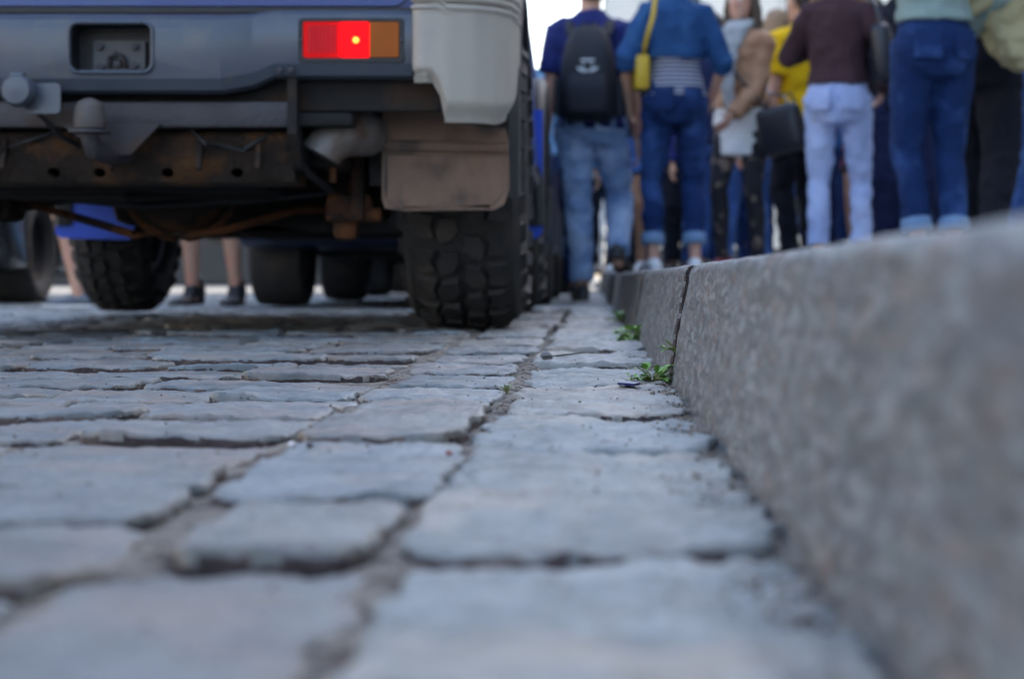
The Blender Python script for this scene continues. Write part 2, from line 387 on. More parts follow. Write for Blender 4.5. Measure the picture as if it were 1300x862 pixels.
def build_kerb():
    global kerb_root
    bm = bmesh.new(); box(bm, (.30, 20, -.01), (.30, 60, .10)); kerb_root = obj('kerb', bm, SAND, kind='structure')
    edges = [-.9, 2.455, 4.37, 6.27, 8.2, 10.1, 12, 13.9, 15.8, 17.7, 19.6, 21.5]
    r = random.Random(9)
    for k, (a, b) in enumerate(zip(edges, edges[1:])):
        ny = 330 if a < 2 else (150 if a < 4 else 24)
        H = kerb_z(a) + r.uniform(-.0015, .0015); sx = {0: 0, 1: -.005, 2: -.008, 3: -.004}.get(k, r.uniform(-.004, .004))
        H2 = H + (.004 if k == 0 else 0)
        prof = []
        nf = 26 if a < 4 else 10
        for i in range(nf + 1): t = i / nf; prof.append((KX + .027 * t, -.04 + (H + .04 - .014) * t))
        for i in range(1, 7): q = R(90 * i / 6); prof.append((KX + .027 + .014 * (1 - math.cos(q)), H - .014 + .014 * math.sin(q)))
        for i in range(1, 9): prof.append((KX + .041 + .265 * i / 8, H + .002 * i / 8))
        prof.append((KX + .32, H - .02))
        bm = bmesh.new(); g = []
        gap = .0045
        for j in range(ny + 1):
            y = a + gap + (b - a - 2 * gap) * j / ny; e = min(y - a, b - y)
            row = []
            for x, z in prof:
                rx = x + sx; rz = z + (H2 - H) * (b - y) / (b - a)
                n = .0030 * fbm((y * 2.2, z * 9, k * 3.1 + x * 4), 3) + .0022 * fbm((y * 7, z * 40 + x * 30, k), 3)
                if e < .014: n += -(.004 + .003 * fbm((z * 40, k, 1), 2)) * (1 - e / .014) ** 1.5
                if z > .05: n += -.004 * max(0, fbm((y * 9, k, 4), 3)) * min(1, (z - .05) / .08)
                top = z > H - .003
                row.append(bm.verts.new((rx - (n if not top else 0) * 1, y, rz + (n * .35 if top else n * .15))))
            g.append(row)
        m = len(prof)
        for j in range(ny):
            ye = a + gap + (b - a - 2 * gap) * (j + .5) / ny
            for i in range(m - 1):
                f = bm.faces.new((g[j][i], g[j + 1][i], g[j + 1][i + 1], g[j][i + 1]))
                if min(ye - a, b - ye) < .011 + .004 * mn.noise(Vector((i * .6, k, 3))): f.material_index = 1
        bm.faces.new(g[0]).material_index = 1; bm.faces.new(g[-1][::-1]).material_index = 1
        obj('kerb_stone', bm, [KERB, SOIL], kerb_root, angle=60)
    bm = bmesh.new()
    box(bm, (8.4, 20, .055), (15.96, 100, .18)); 
    pav = obj('pavement', bm, SAND, kind='structure', smooth=False)
    # paving slabs near the kerb, recessed joints
    bmv = bmesh.new(); box(bmv, (0, 0, .012), (.592, .592, .026), .004); 
    me = None; n = 0
    for j in range(24):
        for i in range(6):
            x = .42 + .305 + i * .6; y = 1.2 + j * .6 + (.3 if i % 2 else 0)
            if me is None: o = obj('paving_slab', bmv, PAVE, pav); me = o.data
            else: o = link(bpy.data.objects.new('paving_slab', me), pav)
            o.location = (x + .0, y, 1.0 * .1305 + rnd.uniform(-.001, .001))
build_road(); build_setts(); build_grit(); build_kerb()

# ------------------------------------------------------------------ small things on the ground
def weed(x, y, z, s, n, seed, label, wall=False):
    r = random.Random(seed); e = empty('weed', (x, y, z)); tag(e, label, 'weed', 'weeds growing along the kerb')
    bm = bmesh.new(); bs = bmesh.new()
    for k in range(n):
        a = r.uniform(0, 6.28) if not wall else r.uniform(2.2, 4.1); el = r.uniform(.08, 1.0); L = s * r.uniform(.15, .95)
        d = Vector((math.cos(a) * math.cos(el), math.sin(a) * math.cos(el), math.sin(el) * .8)); p = d * L
        tube(bs, [(0, 0, -.004), d * L * .5 + Vector((0, 0, .12 * L)), p], [.0007, .0006, .0004], 5)
        w = s * r.uniform(.11, .20); l = s * r.uniform(.26, .46)
        side = d.cross(Vector((0, 0, 1))).normalized(); up = side.cross(d)
        dd = (d + Vector((0, 0, -.3 + r.uniform(-.3, .4))) + side * r.uniform(-.4, .4)).normalized()
        vs = []
        for t, ww, c in ((0, .12, 0), (.3, .9, .12), (.62, 1, .12), (.88, .55, .03), (1, .05, -.08)):
            q = p + dd * l * t + up * (c * l * .4)
            vs.append([bm.verts.new(q - side * w * ww + up * w * .35 * ww), bm.verts.new(q), bm.verts.new(q + side * w * ww + up * w * .35 * ww)])
        for a_, b_ in zip(vs, vs[1:]):
            for i in (0, 1): bm.faces.new((a_[i], a_[i + 1], b_[i + 1], b_[i]))
    obj('stem', bs, STALK, e); obj('foliage', bm, LEAF, e, kind='stuff')
weed(.076, 2.42, .000, .032, 60, 1, 'bright green weed at the foot of the open kerb joint')
weed(.050, 2.38, .002, .014, 9, 2, 'low green sprig on the gutter stone left of the kerb joint weed')
weed(.082, 3.95, .004, .044, 70, 3, 'round green weed tuft midway along the gutter, farther than the joint weed')
weed(.086, 5.6, .004, .045, 50, 4, 'farthest small green weed at the kerb foot')
weed(.108, 2.455, .038, .020, 12, 5, 'green weed sprouting from the kerb joint above the ground', True)
weed(-.094, 2.20, .004, .012, 9, 6, 'tiny dark green sprig in the sett joint, away from the kerb')
weed(.085, 1.31, .000, .009, 7, 7, 'tiny green sprig at the kerb foot nearest the camera')
bm = bmesh.new(); tube(bm, [(-.072, 2.98, .010), (-.05, 2.96, .012), (-.02, 3.03, .013), (.005, 3.10, .012)], [.0016, .0015, .0011, .0006], 6)
tag(obj('twig', bm, TWIG), 'thin dark twig lying across the gutter stones', 'twig')
bm = bmesh.new(); prism(bm, [(-.014, -.004), (-.006, .010), (.006, .014), (.015, .003), (.004, -.009)], 0, .0028, 'xy')
o = tag(obj('plastic_chip', bm, CHIP, smooth=False), 'small dark blue chip lying on the gutter stone beside the weeds', 'chip'); o.location = (.043, 2.27, .006); o.rotation_euler = (.1, .06, .3)
for (x, y, s, m, lab) in ((-.222, 1.46, .0026, EYEW, 'white pebble on a sett left of the second course'), (-.207, 1.45, .0030, TWIG, 'black pebble beside the white pebble on the setts'), (-.068, 3.02, .010, mat('pebble', (.12, .12, .12), .8), 'grey stone chip lying in the gutter beside the twig'), (-.100, 1.39, .0026, mat('red_chip', (.25, .05, .04), .7), 'reddish pebble in the joint in front of the second course')):
    bm = bmesh.new(); bmesh.ops.create_icosphere(bm, subdivisions=2, radius=s)
    for v in bm.verts: v.co *= 1 + .3 * mn.noise(v.co * 300 / (s * 300)); v.co.z *= .7
    o = tag(obj('pebble', bm, m), lab, 'pebble', 'loose pebbles on the setts'); o.location = (x, y, ground_z(x, y) + .004 + s * .4)

# ------------------------------------------------------------------ wheels
def wheel(parent, cx, cy, R_=.38, hw=.145, rimr=.215, seg=72, lugs=26, name='wheel', rim=None):
    """wheel on an x axle; the tyre and the rim are its sub-parts"""
    w = empty(name, (0, 0, 0)); w.parent = parent; w.location = (cx, cy, R_)
    bm = bmesh.new(); k = hw / .145; b = R_ - .016
    half = [(rimr, -.105 * k), (rimr + .03, -.135 * k), (rimr + (b - rimr) * .55, -.146 * k), (b - .03, -.141 * k), (b - .010, -.127 * k), (b - .002, -.085 * k), (b, 0)]
    prof = half + [(r, -t) for r, t in half[-2::-1]]
    lathe(bm, prof, (0, 0, 0), 'x', seg)
    def P(s, off):      # arc length s across the tread from the crown, height off above the carcass
        a = abs(s); sg = 1 if s >= 0 else -1
        if a < .10 * k: return (s, b - .006 * (a / (.1 * k)) ** 2 + off)
        if a < .15 * k:
            q = (a - .10 * k) / (.05 * k) * R(78); return (sg * (.10 * k + .040 * k * math.sin(q) + off * math.sin(q)), b - .006 - .040 * k * (1 - math.cos(q)) + off * math.cos(q))
        d = a - .15 * k; return (sg * (.1395 * k + off), b - .044 * k - d)
    def lug(th, poly, h=.017):
        for sgn in (1,):
            top = [];bot = []
            c = (sum(p[0] for p in poly) / len(poly), sum(p[1] for p in poly) / len(poly))
            for (t, s) in poly:
                for arr, off, sh in ((bot, -.006, 1.04), (top, h, .93)):
                    tt = c[0] + (t - c[0]) * sh; ss = c[1] + (s - c[1]) * sh
                    v, r = P(ss, off); a = th + tt / R_
                    arr.append(bm.verts.new((v, r * math.cos(a), r * math.sin(a))))
            n = len(top)
            bm.faces.new(top)
            for i in range(n): j = (i + 1) % n; bm.faces.new((bot[i], bot[j], top[j], top[i]))
    p = 2 * math.pi * R_ / max(1, lugs)
    for i in range(lugs):
        th = 2 * math.pi * i / lugs
        j = .06 * math.sin(i * 2.3)
        for sg in (1, -1):
            o = 0 if sg > 0 else p * .5
            f = lambda L: [(t * p + o, sg * s * k) for t, s in L]
            lug(th, f([(-.30 + j, .010), (.05, .004), (.36, .022), (.44, .052), (.10, .062), (-.28, .048)]))
            L = .172 if i % 2 else .158
            lug(th, f([(-.36, .060), (-.05, .072), (.30, .062), (.36, .10), (.32, L), (-.34, L), (-.42, .10)]), .018)
    if lugs == 0:
        pass
    obj('tyre', bm, RUB, w, angle=28)
    bm = bmesh.new(); s = 1
    for s in (1, -1):
        lathe(bm, [(rimr + .012, s * .108 * k), (rimr - .015, s * .104 * k), (rimr - .03, s * .06 * k), (.09, s * .045 * k), (.05, s * .06 * k), (.0005, s * .062 * k)], (0, 0, 0), 'x', 36)
    obj('rim', bm, rim or RIM, w)
    return w

# ------------------------------------------------------------------ cars
def car_shell(parent, prof, cab, W, Wr, paint, arches, ar=.43, zb=.5, beltz=1.0):
    """body: lower shell with bevelled edges and cut wheel arches, plus a cabin that leans inward"""
    bm = bmesh.new(); prism(bm, prof, -W, W, 'yz')
    bmesh.ops.recalc_face_normals(bm, faces=bm.faces[:])
    for v in bm.verts:
        if v.co.z > beltz - .12: v.co.x *= .955
    es = [e for e in bm.edges if not e.is_boundary]
    bmesh.ops.bevel(bm, geom=es, offset=.045, segments=3, affect='EDGES', profile=.55, clamp_overlap=True)
    b = obj('body', bm, paint, parent)
    cut = bmesh.new()
    for ay in arches:
        for s in (1, -1):
            lathe(cut, [(ar, s * (W - .34)), (ar, s * (W + .2))], (0, ay, .38), 'x', 40, cap=True)
    boolean(b, cut); b.data.shade_smooth(); b.data.set_sharp_from_angle(angle=R(40))
    bm = bmesh.new()
    prism(bm, cab, -1, 1, 'yz'); z0 = min(p[1] for p in cab); z1 = max(p[1] for p in cab)
    for v in bm.verts: v.co.x *= W * .95 + (Wr - W * .95) * (v.co.z - z0) / (z1 - z0)
    bmesh.ops.bevel(bm, geom=bm.edges[:], offset=.05, segments=3, affect='EDGES', profile=.5, clamp_overlap=True)
    c = obj('cabin', bm, paint, parent)
    return b, c
def side_glass(parent, poly, W, Wr, z0, z1):
    for s in (1, -1):
        bm = bmesh.new(); rs = []
        for off in (-.02, .006):
            rs.append([Vector((s * (W * .95 + (Wr - W * .95) * (z - z0) / (z1 - z0) + off), y, z)) for y, z in poly])
        rings(bm, rs); obj('side_window', bm, GLASS, parent, smooth=False)

def build_suv():
    e = empty('off_road_car', (-1.03, 5.0, 0))
    tag(e, 'blue off-road car with grey rear bumper, lit tail lamp and mud tyres', 'car')
    def L(px, py, y):           # photo position at the local depth y, in the car's own frame
        s = F / (5.0 + y); return ((px - VX) / s + 1.03, HC + (VY - py) / s)
    body, cab = car_shell(e, [(-.66, .56), (-.69, .66), (-.68, 1.08), (-.60, 1.12), (2.05, 1.10), (2.9, 1.02), (3.0, .95), (3.03, .62), (2.98, .50), (.6, .48), (-.4, .50)],
        [(-.62, 1.08), (-.52, 1.74), (-.40, 1.80), (1.0, 1.80), (1.12, 1.76), (1.85, 1.08)], .845, .66, BLUE, (0, 2.42), .45)
    side_glass(e, [(-.42, 1.16), (-.34, 1.62), (.55, 1.65), (.55, 1.16)], .845, .66, 1.08, 1.80)
    side_glass(e, [(.62, 1.16), (.62, 1.65), (1.03, 1.64), (1.55, 1.16)], .845, .66, 1.08, 1.80)
    bm = bmesh.new(); rings(bm, [[Vector((x, y + d, z)) for x, y, z in ((-.62, -.605, 1.16), (.62, -.605, 1.16), (.54, -.545, 1.66), (-.54, -.545, 1.66))] for d in (-.012, .03)]); obj('rear_window', bm, GLASS, e, smooth=False)
    bm = bmesh.new(); rings(bm, [[Vector((x, y + d, z)) for x, y, z in ((-.68, 1.80, 1.14), (.68, 1.80, 1.14), (.58, 1.18, 1.71), (-.58, 1.18, 1.71))] for d in (.018, -.03)]); obj('windscreen', bm, GLASS, e, smooth=False)
    # tailgate skin with a pressed edge just above the bumper
    bm = bmesh.new(); prism(bm, rrect(-.60, .63, .722, 1.06, .03), -.70, -.67); bm.normal_update(); obj('tailgate', bm, BLUE, e)
    bm = bmesh.new(); box(bm, (0, -.675, .7125), (1.28, .05, .011)); obj('tailgate_seal', bm, BLACK, e)
    # ---- rear bumper
    bm = bmesh.new()
    zt, zc, zs = .707, .526, .560
    xs = [-.645, -.60, -.345, -.30, -.235, .235, .30, .345, .60, .645]
    rs = []
    for x in xs:
        a = abs(x); cen = a < .31
        yb = -.775 if a < .25 else (-.755 if a < .62 else -.752)
        zl = zc if a < .25 else (zc + .014 if a < .31 else zs); ztop = zt - (.014 if a < .25 else (.007 if a < .31 else 0))
        rs.append([Vector(p) for p in ((x, yb + .10, ztop + .002), (x, yb + .022, ztop), (x, yb + .006, ztop - .010), (x, yb, ztop - .03), (x, yb - .003, (ztop + zl) / 2), (x, yb + .004, zl + .030), (x, yb + .018, zl + .006), (x, yb + .04, zl), (x, yb + .10, zl + .004))])
    rings(bm, rs)
    b = obj('rear_bumper', bm, BUMP, e, angle=22)
    cut = bmesh.new(); prism(cut, rrect(-.086, .086, .573, .672, .018), -1, -.70)
    for s in (1, -1): prism(cut, rrect(min(s * .400, s * .628), max(s * .400, s * .628), .592, .692 - .004, .008), -1, -.735)
    boolean(b, cut); b.data.shade_smooth(); b.data.set_sharp_from_angle(angle=R(17))
    bm = bmesh.new(); prism(bm, rrect(-.082, .082, .577, .668, .015), -.7035, -.699); obj('recess_shade_back', bm, BLACK, b)  # black plate: the shade at the back of the recess put into colour
    bm = bmesh.new(); box(bm, (0, -.655, .575), (1.40, .05, .16)); box(bm, (.0, -.45, .535), (1.10, .36, .05)); obj('rear_valance', bm, UNDER, e, smooth=False)
    bm = bmesh.new(); rings(bm, [[Vector((x, y, z)) for x, z in rrect(-.0852, .0852, .5738, .6712, .0172)] for y in (-.768, -.70)], cap=False); obj('recess_shade_ring', bm, BLACK, b)  # black ring darkens the recess walls, shade given as colour
    # raised lips round the recess
    bm = bmesh.new(); ring = [Vector((x, -.777, z)) for x, z in rrect(-.090, .090, .569, .676, .021, 6)]
    tube(bm, ring + [ring[0]], .0045, 8); obj('recess_lip', bm, BUMP, b)
    bm = bmesh.new(); prism(bm, rrect(-.050, .062, .576, .643, .006), -.722, -.700); k = obj('towing_eye_plate', bm, mat('eye_plate', (.085, .085, .085), .6, .3, 30), b, angle=30)
    bm = bmesh.new()
    for (x, z) in ((-.036, .630), (.040, .630), (-.034, .586), (.038, .588), (.002, .592)): lathe(bm, [(.009, -.722), (.009, -.731), (.0005, -.733)], (x, 0, z), 'y', 6)
    for x0 in (.002,):
        tube(bm, [(x0 - .018, -.728, .585), (x0 - .014, -.735, .606), (x0, -.738, .614), (x0 + .014, -.735, .606), (x0 + .018, -.728, .585)], .006, 8)
    pieces('bolt', bm, STEEL, b)
    # bumper mounting bolts and dents
    bm = bmesh.new()
    for x in (-.33, .36, .385): lathe(bm, [(.008, -.752), (.006, -.760), (.0005, -.762)], (x, 0, .575), 'y', 10)
    pieces('screw', bm, STEEL, b)
    # ---- tail lamps
    for s in (1, -1):
        lamp = empty('tail_lamp'); lamp.parent = e
        X = lambda a, c: (min(s * a, s * c), max(s * a, s * c))
        bm = bmesh.new()
        o_ = rrect(*X(.401, .627), .593, .687, .008); i_ = rrect(*X(.409, .617), .602, .681, .006)
        rings(bm, [[Vector((x, y, z)) for x, z in pl] for y, pl in ((-.737, o_), (-.755, o_), (-.755, i_), (-.740, i_))], cap=False)
        bm.faces.new([v for v in bm.verts][-len(i_):]); obj('lamp_housing', bm, BLACK, lamp, angle=30)
        bm = bmesh.new(); prism(bm, rrect(*X(.487, .553), .6035, .6795, .004), -.757, -.742); obj('lit_lens', bm, LENSR, lamp, angle=30)
        bm = bmesh.new(); prism(bm, rrect(*X(.4105, .4865), .6035, .6795, .004), -.757, -.742); obj('red_lens', bm, LENSD if s > 0 else LENSD, lamp, angle=30)
        bm = bmesh.new()
        for q in range(7): box(bm, (s * (.424 + .009 * q), -.7575, .642), (.0065, .003, .058))
        pieces('reflector', bm, mat('reflector_red', (.62, .006, .014), .4, spec=.2), lamp, smooth=False)
        bm = bmesh.new(); prism(bm, rrect(*X(.5535, .616), .6035, .6795, .004), -.757, -.742); obj('amber_lens', bm, AMBER, lamp, angle=30)
        bm = bmesh.new(); bmesh.ops.create_uvsphere(bm, u_segments=12, v_segments=8, radius=.0068); bmesh.ops.translate(bm, vec=(s * .524, -.758, .640), verts=bm.verts)
        obj('bulb', bm, BULB, lamp)
        bm = bmesh.new()
        for x in (.405, .622): lathe(bm, [(.005, -.7555), (.004, -.7585), (.0005, -.759)], (s * x, 0, .64), 'y', 10)
        pieces('screw', bm, STEEL, lamp)
    # ---- silver corner caps, ribbed along the top
    for s in (1, -1):
        plan = [(.646, -.760), (.66, -.772), (.72, -.770), (.78, -.752), (.825, -.715), (.853, -.655), (.863, -.58), (.866, -.50), (.866, -.44)]
        for k in range(1):
            np_ = []
            for a, c in zip(plan, plan[1:]):
                for q in range(4): np_.append((a[0] + (c[0] - a[0]) * q / 4, a[1] + (c[1] - a[1]) * q / 4))
            np_.append(plan[-1]); plan = np_
        bm = bmesh.new(); g = []
        acc = 0; n = len(plan)
        for i, (x, y) in enumerate(plan):
            if i: acc += math.hypot(x - plan[i - 1][0], y - plan[i - 1][1])
            def sm(a, c, v): t = max(0, min(1, (v - a) / (c - a))); return t * t * (3 - 2 * t)
            zb = .548 - .085 * sm(.055, .078, acc) + .012 * sm(.22, .30, acc) + .12 * sm(.30, .45, acc)
            zt_ = .765; row = []
            # outward direction in plan
            a_, c_ = plan[max(0, i - 1)], plan[min(n - 1, i + 1)]; d = Vector((c_[1] - a_[1], -(c_[0] - a_[0]))).normalized()
            for j in range(73):
                t = j / 72; z = zb + (zt_ - zb) * t
                off = -.020 * (1 - sm(0, .16, t)) - .012 * sm(.93, 1.0, t)
                for rz in (.757, .7375, .718):
                    off -= .012 * math.exp(-((z - rz) / .0032) ** 2)
                if z > .706: off += .006
                row.append(bm.verts.new((s * (x + d.x * off), y + d.y * off, z)))
            g.append(row)
        for i in range(n - 1):
            for j in range(72): bm.faces.new((g[i][j], g[i + 1][j], g[i + 1][j + 1], g[i][j + 1]))
        c = obj('bumper_corner', bm, CAPM, e, angle=60)
        md = c.modifiers.new('s', 'SOLIDIFY'); md.thickness = .014; md.offset = -s if False else -1
        bpy.context.view_layer.update(); bake(c)
    # wheel arch flares and sills in black plastic
    for s in (1, -1):
        for ay in (0, 2.42):
            bm = bmesh.new(); rs = []
            for k in range(25):
                a = R(-8 + 196 * k / 24); c_, s_ = math.cos(a), math.sin(a)
                rs.append([Vector((s * x, ay + r * c_, .38 + r * s_)) for r, x in ((.445, .80), (.445, .862), (.458, .868), (.482, .864), (.500, .842), (.490, .80))])
            rings(bm, rs); obj('wheel_arch', bm, BLACK, e)
        bm = bmesh.new(); box(bm, (s * .80, 1.21, .47), (.10, 1.5, .06), .02); obj('side_step', bm, BLACK, e)
    # ---- wheels
    for (x, y) in ((.708, 0), (-.708, 0), (.708, 2.42), (-.708, 2.42)): wheel(e, x + math.copysign(.013 if y == 0 else -.006, x), y, hw=.142 if y == 0 else .132)
    # ---- underbody
    bm = bmesh.new(); box(bm, (0, 1.1, .475), (1.02, 3.6, .03), .008)
    for x in (-.43, .43): box(bm, (x, 1.0, .44), (.075, 3.1, .12), .012)
    for y in (-.30, .5, 1.4, 2.2): box(bm, (0, y, .43), (.86, .07, .08), .01)
    obj('chassis', bm, UNDER, e)
    bm = bmesh.new(); box(bm, (-.1, 1.1, .36), (.5, .9, .16), .04); box(bm, (-.02, 2.45, .315), (.96, .30, .075), .02); box(bm, (0, 2.0, .33), (.36, .7, .13), .05); obj('skid_plate', bm, UNDER, e)
    bm = bmesh.new(); box(bm, (-.22, 2.42, .36), (.5, .12, .12), .03); tube(bm, [(-.6, 2.42, .38), (.6, 2.42, .38)], .035, 12); obj('front_axle', bm, UNDER, e)
    # rear axle with its differential
    bm = bmesh.new(); tube(bm, [(-.60, 0, .38), (-.22, 0, .38), (-.15, 0, .38), (.15, 0, .38), (.22, 0, .38), (.60, 0, .38)], [.045, .05, .07, .07, .05, .045], 16)
    lathe(bm, [(.02, -.16), (.075, -.155), (.115, -.12), (.142, -.05), (.150, 0), (.142, .05), (.09, .16), (.06, .25)], (0, 0, .375), 'y', 28, cap=True)
    ax = obj('rear_axle', bm, RUSTD, e)
    bm = bmesh.new(); ring = [Vector((.148 * math.cos(a * math.pi / 15), -.045, .375 + .148 * math.sin(a * math.pi / 15))) for a in range(31)]; tube(bm, ring, .010, 8)
    for a in range(10): q = a * math.pi / 5; lathe(bm, [(.009, -.052), (.009, -.066), (.0005, -.067)], (.146 * math.cos(q), 0, .375 + .146 * math.sin(q)), 'y', 6)
    obj('cover_ring', bm, RUST, ax)
    bm = bmesh.new(); tube(bm, [(-.56, .16, .315), (-.40, .05, .315), (-.2, -.06, .262), (-.10, -.13, .235), (.02, -.15, .232), (.12, -.12, .245), (.28, .0, .30), (.46, .12, .315)], .011, 8); obj('stabiliser_bar', bm, RUST, e)
    bm = bmesh.new(); tube(bm, [(.42, -.12, .44), (-.40, -.02, .34)], .016, 10); obj('lateral_rod', bm, UNDER, e)
    for s in (1, -1):        # coil springs, shock absorbers, trailing arms
        bm = bmesh.new(); tube(bm, [(s * .42 + .055 * math.cos(k * .5), .05 + .055 * math.sin(k * .5), .36 + .0022 * k) for k in range(84)], .009, 6); obj('coil_spring', bm, UNDER, e)
        bm = bmesh.new(); tube(bm, [(s * .47, -.07, .29), (s * .44, -.10, .45)], .026, 12); tube(bm, [(s * .44, -.10, .45), (s * .42, -.12, .56)], .014, 10); obj('shock_absorber', bm, UNDER, e)
        bm = bmesh.new(); tube(bm, [(s * .47, -.02, .31), (s * .44, .5, .36), (s * .40, .95, .44)], .028, 10); obj('trailing_arm', bm, RUSTD, e)
    # shackle with rust behind the exhaust
    bm = bmesh.new(); box(bm, (.478, -.33, .34), (.030, .03, .15), .008); box(bm, (.455, -.30, .305), (.11, .05, .05), .015); tube(bm, [(.40, -.30, .28), (.53, -.30, .28)], .018, 10); box(bm, (.44, -.25, .25), (.06, .05, .06), .015); pieces('shackle', bm, RUST, e)
    # ---- tow bar: cross beam, plate, socket, ball cover
    tb = empty('tow_bar'); tb.parent = e
    bm = bmesh.new(); box(bm, (0, -.695, .483), (.765, .06, .056), .006); obj('cross_beam', bm, STEEL, tb)
    bm = bmesh.new()
    for s in (1, -1): prism(bm, [(-.73, .565), (-.73, .44), (-.66, .37), (-.45, .36), (-.30, .46), (-.30, .565)], s * .372, s * .392, 'yz')
    pieces('side_bracket', bm, UNDER, tb, smooth=False)
    bm = bmesh.new(); prism(bm, [(-.12, .462), (.100, .462), (.035, .395), (-.025, .395)], -.742, -.728); obj('gusset_plate', bm, mat('gusset', (.045, .04, .042), .7, .3, 14, col2=(.07, .035, .02), cscale=12), tb, smooth=False)
    bm = bmesh.new(); tube(bm, [(.0, -.65, .40), (-.015, -.74, .395), (-.03, -.80, .402), (-.035, -.815, .425), (-.035, -.815, .452)], [.022, .022, .021, .019, .017], 12)
    lathe(bm, [(.0005, .405), (.045, .406), (.045, .412), (.0005, .413)], (-.035, -.815, .03), 'z', 18); obj('tow_hook', bm, STEEL, tb)
    bm = bmesh.new(); lathe(bm, [(.024, .444), (.033, .446), (.034, .46), (.0325, .462), (.0335, .47), (.032, .475), (.031, .488), (.024, .502), (.010, .509), (.0005, .511)], (-.035, -.815, 0), 'z', 24); obj('ball_cover', bm, mat('ball_cover', (.085, .072, .064), .6, .3, 20), tb)
    bm = bmesh.new(); prism(bm, rrect(-.175, -.100, .478, .543, .010), -.805, -.795); box(bm, (-.14, -.76, .53), (.05, .08, .006)); obj('socket_plate', bm, BUMP, tb, angle=30)
    bm = bmesh.new(); lathe(bm, [(.0005, -.862), (.028, -.860), (.034, -.852), (.035, -.835), (.031, -.83), (.031, -.806)], (-.180, 0, .523), 'y', 20); box(bm, (-.180, -.84, .555), (.03, .03, .014), .004); obj('trailer_socket', bm, BUMP, tb)
    bm = bmesh.new(); tube(bm, [(-.18, -.80, .51), (-.15, -.74, .47), (-.13, -.72, .44), (-.10, -.66, .42)], .006, 8); obj('cable', bm, BLACK, tb)
    # rusty lower cross member with drain holes and pressed ribs
    bm = bmesh.new(); rs = []
    for k in range(31):
        x = -.372 + .744 * k / 30; rib = .010 * (1 if (k % 6) in (2, 3) else 0)
        rs.append([Vector((x, y - rib * w, z)) for y, z, w in ((-.60, .452, 0), (-.662, .450, 0), (-.668, .440, 0), (-.655, .41, 1), (-.630, .365, 1), (-.618, .342, 0), (-.600, .333, 0), (-.45, .338, 0), (-.45, .452, 0))])
    rings(bm, rs); cm = obj('cross_member', bm, RUSTD, e, angle=30)
    cut = bmesh.new()
    for x in (-.30, -.16, -.06, .09, .245): lathe(cut, [(.014, -.9), (.014, -.5)], (x, 0, .362), 'y', 16, cap=True)
    for v in cut.verts: v.co.z = .362 + (v.co.z - .362) * .75
    boolean(cm, cut)
    bm = bmesh.new(); box(bm, (-.05, -.28, .395), (.70, .34, .16), .05); obj('fuel_tank', bm, UNDER, e)
    bm = bmesh.new(); box(bm, (.10, 1.15, .36), (.64, 1.5, .16), .05); obj('transfer_case_guard', bm, UNDER, e)
    for s in (1, -1):
        bm = bmesh.new(); box(bm, (s * .47, 0, .33), (.10, .14, .12), .02); obj('spring_seat', bm, RUSTD, e)
    bm = bmesh.new(); tube(bm, [(-.372, -.40, .325), (-.05, -.42, .318), (.30, -.40, .322)], .013, 8); tube(bm, [(-.30, -.3, .32), (-.25, .1, .33), (-.2, .6, .36)], .012, 8); obj('brake_pipe', bm, UNDER, e)
    for k, (pts, rr) in enumerate((([(-.34, -.66, .44), (-.30, -.69, .40), (-.20, -.68, .43), (-.12, -.66, .46)], .006), ([(.15, -.67, .455), (.19, -.69, .42), (.27, -.68, .41), (.33, -.66, .45)], .006), ([(.38, -.62, .50), (.36, -.66, .42), (.40, -.60, .36), (.43, -.45, .33)], .008), ([(-.25, -.30, .32), (-.05, -.25, .30), (.2, -.22, .315), (.42, -.2, .34)], .009))):
        bm = bmesh.new(); tube(bm, pts, rr, 8); obj('hose', bm, BLACK, e)
    for x in (-.26, -.02, .17, .30):
        bm = bmesh.new(); box(bm, (x, -.668, .405), (.012, .02, .085), .003, Matrix.Rotation(R(-20), 3, 'X')); obj('gusset', bm, RUSTD, cm)
    # ---- exhaust
    bm = bmesh.new(); tube(bm, [(.53, .1, .46), (.53, -.35, .455), (.522, -.48, .456), (.503, -.555, .456), (.470, -.597, .447), (.440, -.612, .424), (.428, -.614, .402)], [.03, .03, .050, .054, .052, .048, .047], 20, cap=False)
    tube(bm, [(.431, -.614, .408), (.445, -.61, .428)], [.042, .042], 20, cap=True)
    obj('exhaust_pipe', bm, PIPE, e)
    bm = bmesh.new(); box(bm, (.535, -.46, .475), (.03, .012, .10), .004, Matrix.Rotation(R(35), 3, 'Y')); tube(bm, [(.50, -.46, .45), (.56, -.46, .50)], .010, 8); box(bm, (.44, -.50, .385), (.016, .02, .08), .004); pieces('exhaust_hanger', bm, RUST, e)
    # ---- mud flaps behind the rear wheels
    for s in (1, -1):
        bm = bmesh.new(); y = -.50
        out = [(.555, .52), (.690, .52), (.700, .500), (.745, .480), (.835, .470), (.842, .44), (.844, .330), (.832, .296), (.810, .283), (.600, .281), (.560, .287), (.553, .31)]
        prism(bm, [(s * a, c) for a, c in out], y - .006, y + .006)
        f = obj('mud_flap', bm, FLAP, e, angle=30)
        bm = bmesh.new(); tube(bm, [(s * .556, y - .006, .430), (s * .842, y - .006, .424)], .013, 8); tube(bm, [(s * .556, y - .006, .412), (s * .842, y - .006, .408)], .004, 6)
        tube(bm, [(s * .562, y - .005, .41), (s * .562, y - .005, .31), (s * .60, y - .005, .290), (s * .80, y - .005, .292), (s * .834, y - .005, .33), (s * .836, y - .005, .41)], .0045, 6)
        obj('flap_rib', bm, FLAP, f)
        bm = bmesh.new(); box(bm, (s * .60, y + .02, .54), (.10, .05, .08), .008); box(bm, (s * .705, y + .05, .58), (.26, .14, .10), .02); obj('flap_bracket', bm, RUSTD, e)
